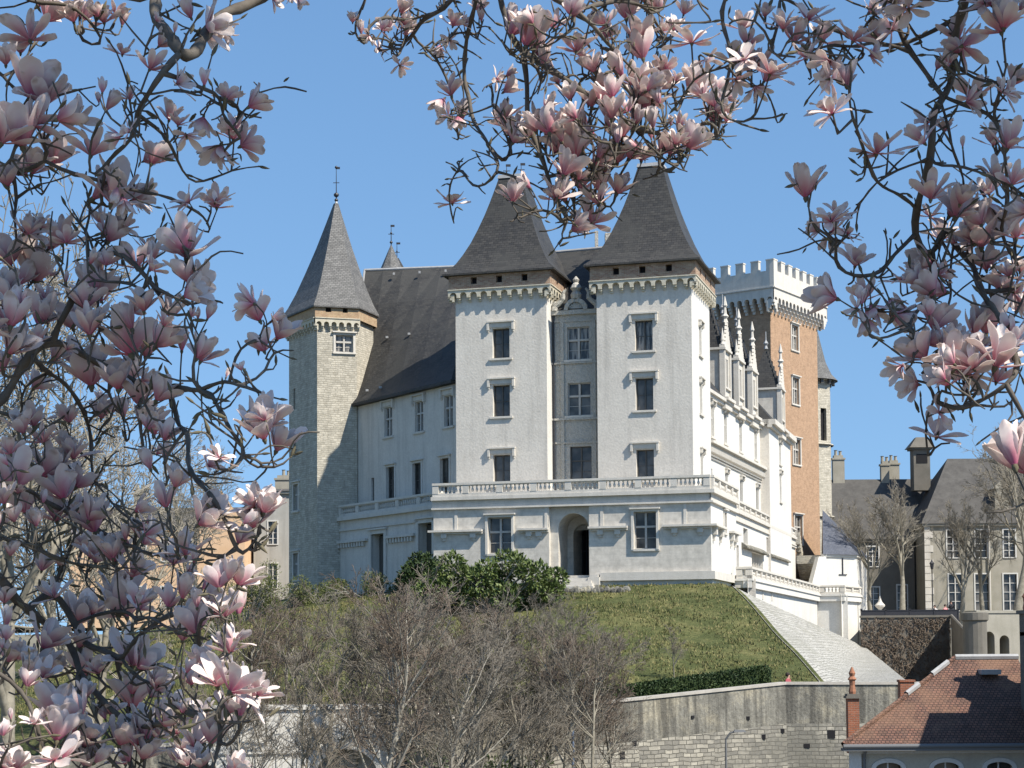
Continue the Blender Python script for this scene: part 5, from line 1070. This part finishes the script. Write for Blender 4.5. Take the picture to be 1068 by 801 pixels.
TOP = zl(350, 0, 3.204, '83 90 55 -10 1;165 75 75 -20 3;230 20 65 20 2;240 90 75 20 3;108 122 65 -120 4;150 160 85 60 4;215 222 85 160 4;400 60 75 20 3;383 138 65 170 4;350 187 26 0 0;378 285 95 -15 3;372 390 95 -130 4;425 365 85 10 1;410 412 55 170 2;545 262 85 80 4;562 358 95 -20 3;592 412 115 10 3;650 110 140 20 2;640 70 120 -10 2;700 392 115 10 3;742 470 115 20 2;750 620 115 0 3;770 430 95 10 2;388 670 120 -5 4;592 640 100 -5 3;778 300 75 0 2;660 400 95 -10 2;235 60 60 30 2;480 15 60 0 2')
TOP += zl(550, 0, 3.204, '28 90 120 10 2;42 150 115 0 2;372 92 120 15 2;380 152 115 -10 2;170 140 100 10 3;152 20 85 10 2;362 240 125 10 3;250 262 95 20 2;282 352 105 0 2;412 312 140 20 2;452 262 105 35 2;212 322 85 0 2;562 260 115 25 2;500 72 80 20 3;332 22 105 0 2;430 12 85 -10 2;530 22 65 20 2;650 328 65 0 2;625 382 85 20 3;562 460 115 35 2;460 480 95 15 2;162 472 135 -5 2;62 402 125 -10 2;132 542 125 10 3;302 500 105 0 2;352 502 85 20 2;240 602 90 0 2;312 610 95 20 2;112 632 105 -20 2;182 600 85 10 2;236 652 95 0 3;227 712 115 20 3;412 442 55 0 1;322 422 85 10 2;142 300 75 -10 2;512 402 55 20 2;90 60 90 0 3;250 60 80 -20 3;480 210 80 30 3')
RIGHT = zl(550, 0, 3.204, '550 130 150 0 4;600 205 95 150 4;722 60 90 0 3;742 125 80 20 3;722 190 115 -15 4;700 272 95 170 4;772 205 105 10 4;772 310 70 160 3')
RIGHT += zl(780, 0, 3.337, '210 55 155 0 4;202 190 125 -10 4;282 222 115 30 4;82 245 155 15 4;30 200 95 -10 3;290 385 140 -20 4;197 628 130 -8 2;312 740 115 10 4;372 130 155 20 4;442 112 105 0 3;562 40 135 170 4;722 98 115 -10 3;790 150 115 75 3;665 222 55 20 1;943 260 85 25 2;800 345 95 80 3;622 420 115 -20 4;690 430 65 10 3;746 490 50 0 0;450 520 175 10 4;640 640 125 0 3;745 690 155 20 3;850 470 85 -10 3;920 460 135 10 3;862 580 95 0 3;932 612 95 20 3;832 642 85 -20 3;842 750 115 170 3;922 770 105 10 3;120 60 95 0 3;175 112 105 30 3;60 30 65 0 3;962 20 45 60 2;450 190 65 80 3;690 200 60 0 2')
RIGHT += zl(800, 220, 2.862, '190 22 115 -10 4;130 52 65 -80 3;245 62 85 40 4;190 100 65 170 3;272 130 85 10 3;400 200 95 0 4;290 230 85 0 3;165 246 105 -75 2;262 290 85 -80 4;315 318 90 175 3;386 300 95 160 3;438 402 115 -45 2;512 310 105 15 2;480 290 55 0 2;582 420 165 -5 3;612 500 125 170 4;662 310 125 10 2;702 402 155 20 3;642 50 135 0 3;742 50 85 0 3;650 130 105 -10 3;702 200 95 10 3;722 170 65 0 3;742 370 85 20 3;510 665 130 10 4;740 712 170 -30 2;760 250 115 10 3;622 332 85 0 2;546 462 85 -20 3;690 480 85 10 3')
LIMB_L = [[(0, 610), (30, 631), (63, 658), (81, 700), (81, 748), (78, 790)], [(30, 631), (54, 612), (84, 670), (126, 688), (180, 722)], [(54, 612), (66, 590), (80, 560), (88, 520), (120, 470)], [(0, 422), (18, 392), (33, 368), (54, 350), (78, 314), (87, 281), (96, 263), (97, 224), (90, 200)], [(96, 263), (120, 262), (140, 272), (165, 300), (190, 315), (208, 318)], [(54, 350), (90, 372), (120, 388), (150, 405), (195, 407), (216, 404), (237, 398), (246, 371), (255, 356), (288, 357)], [(237, 398), (256, 402), (275, 412)], [(195, 407), (225, 420), (240, 450), (262, 475), (290, 486)], [(160, -14), (160, 18), (180, 36), (187, 57), (168, 78), (156, 99), (141, 120), (144, 138), (129, 153), (110, 170), (97, 224)], [(168, 78), (200, 85), (215, 95), (240, 102), (257, 120)], [(187, 57), (200, 60), (210, 45), (230, 10), (258, 8)], [(141, 120), (170, 140), (185, 165), (197, 192), (212, 189)], [(181, 410), (183, 440), (195, 450), (195, 480), (205, 500), (220, 510), (232, 540), (245, 562)], [(126, 688), (150, 660), (180, 640), (205, 630)], [(81, 700), (120, 745), (150, 760), (190, 740), (230, 745)], [(63, 658), (100, 640), (140, 650), (190, 655)], [(0, 340), (30, 345), (60, 330)], [(0, 180), (40, 170), (90, 185), (140, 200), (190, 210)], [(0, 90), (30, 105), (60, 100), (100, 90)], [(33, 368), (70, 400), (95, 450), (100, 500), (130, 540), (170, 560)], [(0, 500), (40, 520), (90, 545), (140, 570), (190, 590)], [(81, 748), (110, 790), (140, 815)], [(0, 700), (25, 720), (40, 760), (50, 801)]]
LIMB_LP = [[(-8, 425), (18, 433), (21, 460), (28, 481), (54, 499), (87, 493)], [(28, 481), (12, 515), (0, 530)], [(-5, 560), (40, 572), (80, 590), (120, 592)]]
LIMB_T = [[(500, -12), (485, 40), (483, 85), (490, 110), (505, 140), (520, 165), (522, 178), (505, 195), (492, 196), (480, 175), (474, 168)], [(522, 178), (535, 186), (560, 192), (574, 198)], [(515, -12), (530, 30), (545, 55), (550, 90), (548, 125), (560, 150), (570, 175), (575, 205), (590, 222), (608, 239)], [(560, -12), (600, 10), (615, 22), (640, 50), (660, 72), (680, 105), (690, 130)], [(545, 55), (580, 75), (610, 100), (640, 110), (660, 135), (700, 140)], [(480, -5), (455, 12), (440, 20), (432, 38), (440, 52), (457, 66)], [(455, 12), (425, 22), (400, 15), (380, 25)], [(600, 10), (650, 0), (690, 10)], [(610, 100), (600, 140), (610, 170), (625, 195)]]
LIMB_R = [[(1012, -12), (1002, 15), (994, 36), (996, 69), (987, 99), (972, 126), (970, 168), (957, 216), (951, 240)], [(926, -12), (936, 30), (948, 54), (969, 78), (978, 99), (1014, 111), (1041, 123), (1085, 124)], [(996, 72), (1026, 87), (1056, 87), (1080, 76)], [(911, 190), (894, 216), (879, 237)], [(950, 220), (950, 248), (926, 280), (901, 290), (880, 286), (860, 262), (832, 238)], [(950, 255), (975, 272), (978, 293), (961, 318), (947, 342), (915, 356), (905, 350)], [(990, 235), (992, 255), (1010, 272), (1024, 307), (1045, 335), (1058, 367), (1051, 402), (1024, 419), (996, 430), (975, 416)], [(992, 255), (989, 286), (990, 314)], [(957, 216), (930, 200), (911, 190), (900, 160), (895, 130), (893, 100)], [(948, 54), (920, 40), (890, 50), (860, 45), (830, 60)], [(936, 30), (900, 10), (870, -8)], [(978, 99), (990, 150), (1005, 200), (990, 235)], [(757, -10), (752, 25), (762, 65), (748, 110), (757, 124), (775, 130), (800, 125), (822, 118)], [(1024, 307), (1060, 300), (1085, 290)], [(722, -10), (730, 10), (752, 25), (700, 25), (690, 45)], [(1041, 123), (1050, 180), (1045, 240), (1060, 290)], [(810, -10), (812, 30), (800, 60), (830, 60)]]
def magnolia(lab, limbs, pale, blossoms, Y0, dY, trunk, seed, fill=(), rtip=.0021, twigs=0, ex=3.6, shade=(), fs=1.12):
    rng = random.Random(seed); root = empty('magnolia', trunk[0], lab, 'tree')
    def dep(x, y): return Y0+dY*noise.noise(Vector((x*.006, y*.006, seed)))*1.6
    nodes = []; par = []; kind = []
    def add(p, q, k=0): nodes.append(p); par.append(q); kind.append(k); return len(nodes)-1
    tk = []
    for a, b in zip(trunk, trunk[1:]):
        a, b = Vector(a), Vector(b)
        for q in range(5): tk.append(a.lerp(b, q/5)+rv(rng)*.012*(1 if tk else 0))
    trunk = tk+[Vector(trunk[-1])]; last = -1; tr_n = []
    for p in trunk: last = add(Vector(p), last, 2); tr_n.append(last)
    t_pts = len(trunk)
    def wiggle(a, b, ia, k, amp):
        v = b-a; n = max(2, int(v.length/.03)); cur = ia; off = Vector()
        bow = (rv(rng)-v.normalized()*0)*v.length*(.20 if amp > .0065 else .05); drift = Vector()
        for i in range(1, n+1):
            t = i/n; drift = drift*.8+rv(rng)*amp*.75; off = (off+drift)*.72; q = a.lerp(b, t)+bow*sin(pi*t)+off*(1 if i < n else .2); cur = add(q, cur, k)
        return cur
    def nearest(p, lo=0):
        bi, bd = 0, 1e9
        for i in range(lo, len(nodes)):
            d = (nodes[i]-p).length_squared
            if d < bd: bd = d; bi = i
        return bi, math.sqrt(bd)
    for li, (L_, k) in enumerate([(l, 0) for l in limbs]+[(l, 1) for l in pale]):
        pts = [at(x, y, dep(x, y)) for x, y in L_]
        off_frame = not (0 <= L_[0][0] <= 1068 and 0 <= L_[0][1] <= 801) or li == 0 or L_[0][0] <= 1
        if off_frame: i0 = min(tr_n, key=lambda i: (nodes[i]-pts[0]).length)
        else: i0, _ = nearest(pts[0])
        a = nodes[i0]; cur = i0
        if (pts[0]-a).length > .12: cur = wiggle(a, pts[0], i0, k, .012)
        for p in pts[1:]: cur = wiggle(nodes[cur], p, cur, k, .006)
    for x, y, n_ in fill:                                             # extra blossom-free twig ends
        pass
    targets = []
    for b in blossoms:
        d = dep(b[0], b[1])+rng.uniform(-.14, .14); p = at(b[0], b[1], d); ln = radians(b[3] if b[3] is not None else rng.uniform(-25, 35))+radians(rng.uniform(-6, 6))
        sz = b[2]/F*d; kd = b[4] if b[4] is not None else 2; tilt = rng.uniform(-.45, .35) if kd < 4 else rng.uniform(-.7, -.1)
        ax = Vector((sin(ln)*cos(tilt), sin(tilt), cos(ln)*cos(tilt))).normalized(); S_ = sz*fs/{0: .95, 1: .95, 2: 1.0, 3: 1.1, 4: 1.55}[kd]
        base = p-ax*S_*(.48 if kd < 4 else .15); targets.append((base, ax, S_, kd, b))
    for q in shade:  # added blossoms out of view, there only to block the sun
        ax = (rv(rng)*.5+Vector((0, 0, 1))).normalized(); targets.append((Vector(q), ax, rng.uniform(.09, .13), rng.choice((2, 3, 3)), (-999, -999)))
    order = sorted(targets, key=lambda t: nearest(t[0])[1])
    tips = []
    for base, ax, S_, kd, b in order:
        foot_ = base-ax*S_*.12; st = foot_-ax*min(.06, S_*.8)-Vector((0, 0, .01)); i0, d = nearest(st, len(trunk)); cur = wiggle(nodes[i0], st, i0, 0, .008); cur = add(foot_, cur, 3); tips.append(cur)
    n_main = len(nodes); cand = [i for i in range(len(trunk), n_main) if kind[i] != 2]
    buds = []
    for _ in range(twigs):                                            # side twigs, spurs and leaf buds
        i0 = rng.choice(cand); d = rv(rng).normalized(); d.z += .35; l = rng.choice((.012, .018, .025, .04, .06, .09)); d.y *= .5
        cur = wiggle(nodes[i0], nodes[i0]+d.normalized()*l, i0, kind[i0], .007); cand += [cur]*2 if l > .04 else []
        if rng.random() < .45: buds.append((nodes[cur], (nodes[cur]-nodes[par[cur]]).normalized()))
    N_ = len(nodes); R_ = [rtip**ex]*N_; ch = [[] for _ in range(N_)]
    for i in range(N_-1, 0, -1):
        if par[i] >= 0: ch[par[i]].append(i)
    acc = [0.0]*N_
    for i in range(N_-1, -1, -1):
        acc[i] = max(acc[i], rtip**ex)
        if par[i] >= 0: acc[par[i]] += acc[i]*(1.0 if ch[i] else 1)
    rad = [a**(1/ex) for a in acc]; mbs = {0: MB(), 1: MB(), 2: MB()}
    done = set()
    for _ in range(2):                                                # soften the kinks
        new = list(nodes)
        for i in range(len(trunk), N_):
            if ch[i] and par[i] >= 0: c = max(ch[i], key=lambda c: rad[c]); new[i] = nodes[i]*.4+(nodes[par[i]]+nodes[c])*.3
        nodes = new
    for i in range(N_):                                               # chains: follow the thickest child
        if i in done and i: continue
        chain = [par[i]] if par[i] >= 0 else []; cur = i
        while True:
            chain.append(cur); done.add(cur)
            if not ch[cur]: break
            cur = max(ch[cur], key=lambda c: rad[c])
        if len(chain) < 2: continue
        rr = [rad[c] for c in chain]; rr[0] = min(rr[0], rr[1]*1.25) if par[i] >= 0 else rr[0]
        rr = [min(x, .05)*rng.uniform(.78, 1.32) for x in rr]; rr[-1] *= .8
        if i == 0: rr = [max(x, .10-.055*q/max(1, len(trunk)-1)) if q < len(trunk) else x for q, x in enumerate(rr)]; chain_t = chain[:len(trunk)]
        key = 2 if i == 0 else (1 if kind[i] == 1 else 0); mbs[key].tube([nodes[c] for c in chain], rr, 7 if max(rr) > .012 else 5)
    mbs[2].build('trunk', M['mbark'], root, smooth=True, uv=False); mbs[0].build('branches', M['mbark'], root, smooth=True, uv=False)
    if mbs[1].v: mbs[1].build('branches', M['mbark_pale'], root, 'pale grey limbs, sunlight put into their bark colour', smooth=True, uv=False)
    o0 = Vector(trunk[0]); bl = sorted(targets, key=lambda t: (not (-20 < t[4][0] < 1090 and -20 < t[4][1] < 820), -t[2])); rest = MB(); rest.c = []
    for n, (base, ax, S_, kd, b) in enumerate(bl):
        me = rng.choice(BLO[kd]); q = ax.to_track_quat('Z', 'Y').to_matrix().to_4x4()@Matrix.Rotation(rng.uniform(0, 2*pi), 4, 'Z'); mt = Matrix.Translation(base)@q@Matrix.Diagonal((S_, S_, S_, 1))
        if n < 100:
            o = bpy.data.objects.new('blossom', me); C.objects.link(o); o.parent = root; o.matrix_parent_inverse = Matrix.Identity(4); o.matrix_local = Matrix.Translation(-o0)@mt
        else:
            k = len(rest.v); rest.v += [mt@v.co for v in me.vertices]; rest.f += [tuple(k+i for i in p.vertices) for p in me.polygons]; rest.m += [p.material_index for p in me.polygons]
            rest.c += [tuple(c.color)[:3] for c in me.color_attributes['tone'].data]
    if rest.v: rest.build('blossoms', [M['petal'], M['budscale']], root, smooth=True, uv=False, kind='stuff')  # overflow blossoms, with the unseen shading ones among them
    bm = MB(); me = BUD
    for p, d in buds:
        s_ = rng.uniform(.016, .034); mt = Matrix.Translation(p)@d.to_track_quat('Z', 'Y').to_matrix().to_4x4()@Matrix.Diagonal((s_, s_, s_, 1)); k = len(bm.v)
        bm.v += [mt@v.co for v in me.vertices]; bm.f += [tuple(k+i for i in q.vertices) for q in me.polygons]; bm.m += [0]*len(me.polygons)
    if bm.v: bm.build('leaf_buds', M['budscale'], root, smooth=True, uv=False, kind='stuff')
    return root
rng_ = random.Random(77)
# upper crown of the left tree, beyond the top and left of the picture
CROWN_L = [(rng_.uniform(-420, 200), rng_.uniform(-380, -30), rng_.uniform(26, 44), None, rng_.choice((2, 2, 3, 3))) for _ in range(60)]+[(rng_.uniform(-300, -30), rng_.uniform(0, 800), rng_.uniform(26, 44), None, rng_.choice((2, 3))) for _ in range(36)]
DENSE = [(rng_.uniform(-5, 235-90*abs(y-640)/200 if y > 440 else 150), y, rng_.uniform(24, 42), None, rng_.choice((2, 2, 3, 1))) for y in [rng_.uniform(230, 800) for _ in range(55)]]
def clump(bl, pr): return bl+[(b[0]+rng_.uniform(-17, 17), b[1]+rng_.uniform(-13, 15), b[2]*rng_.uniform(.6, .95), (b[3] or 0)+rng_.uniform(-45, 45), rng_.choice((1, 2, 3, 3))) for b in bl if rng_.random() < pr]
RIGHT += [(rng_.uniform(930, 1075), rng_.uniform(190, 440), rng_.uniform(24, 42), rng_.uniform(-90, 120), rng_.choice((2, 3, 4))) for _ in range(24)]+[(rng_.uniform(800, 1068), rng_.uniform(0, 130), rng_.uniform(24, 40), rng_.uniform(-120, 120), rng_.choice((3, 4))) for _ in range(12)]
TOP += [(x, y, rng_.uniform(22, 34), rng_.uniform(-40, 50), rng_.choice((1, 2, 3))) for x, y in [(rng_.gauss(640, 48), rng_.gauss(115, 48)) for _ in range(34)] if y < 178-abs(x-625)*.3]
LEFT = clump(LEFT, .6); TOP = clump(TOP, .5); RIGHT = clump(RIGHT, .35)
SH_L = [Vector((rng_.uniform(-1.4, -.35), 4.3, rng_.uniform(-.4, 1.5)))+SUN*rng_.uniform(2.3, 3.4) for _ in range(170)]  # unseen blossoms added sunward of the left tree to shade it
SH_L = [p for p in SH_L if p.z > 1.62]
SH_R = [Vector((rng_.uniform(.55, 1.35), 4.5, rng_.uniform(.45, 1.6)))+SUN*rng_.uniform(1.4, 2.5) for _ in range(270)]  # likewise added out of view, shading the right-hand blossoms
SH_R = [p for p in SH_R if p.z > 1.72 or p.x > 1.6]
magnolia('big magnolia full of pink-white blossoms filling the left side of the picture', LIMB_L, LIMB_LP, LEFT+DENSE+CROWN_L, 4.3, .45, [(-2.3, 4.6, -1.75), (-2.25, 4.55, -1.2), (-2.05, 4.5, -.6), (-1.85, 4.4, -.1), (-1.7, 4.3, .35), (-1.55, 4.3, .9), (-1.5, 4.3, 1.5), (-1.35, 4.3, 2.0), (-.9, 4.0, 2.5), (-.3, 3.6, 2.8), (.3, 3.2, 2.9)], 5, twigs=1900, ex=3.5, fs=.97, shade=SH_L)
magnolia('magnolia boughs with sunlit pink blossoms hanging down over the top centre', LIMB_T, [], TOP+[(rng_.uniform(380, 760), rng_.uniform(-160, -20), rng_.uniform(24, 34), None, rng_.choice((2, 3))) for _ in range(26)], 5.9, .35, [(3.0, 7.2, -1.75), (2.95, 7.1, -.5), (2.8, 6.9, 1.2), (2.3, 6.4, 2.5), (1.5, 6.0, 2.85), (.7, 5.9, 2.75), (.2, 5.9, 2.55)], 6, twigs=1100, rtip=.0025, ex=4.0, fs=.9)
magnolia('magnolia with greyish-pink wide-open blossoms on dark boughs in the upper right corner', LIMB_R, [], RIGHT+[(rng_.uniform(900, 1300), rng_.uniform(-200, -20), rng_.uniform(26, 40), None, 3) for _ in range(24)]+[(rng_.uniform(1090, 1300), rng_.uniform(0, 480), rng_.uniform(26, 40), None, 3) for _ in range(20)], 4.5, .35, [(2.5, 4.7, -1.75), (2.45, 4.7, -.8), (2.2, 4.6, .3), (1.9, 4.5, 1.0), (1.65, 4.5, 1.5), (1.5, 4.5, 1.95), (1.6, 4.1, 2.4), (1.9, 3.7, 2.8)], 8, twigs=1500, fs=1.0, rtip=.0023, ex=4.2, shade=SH_R)
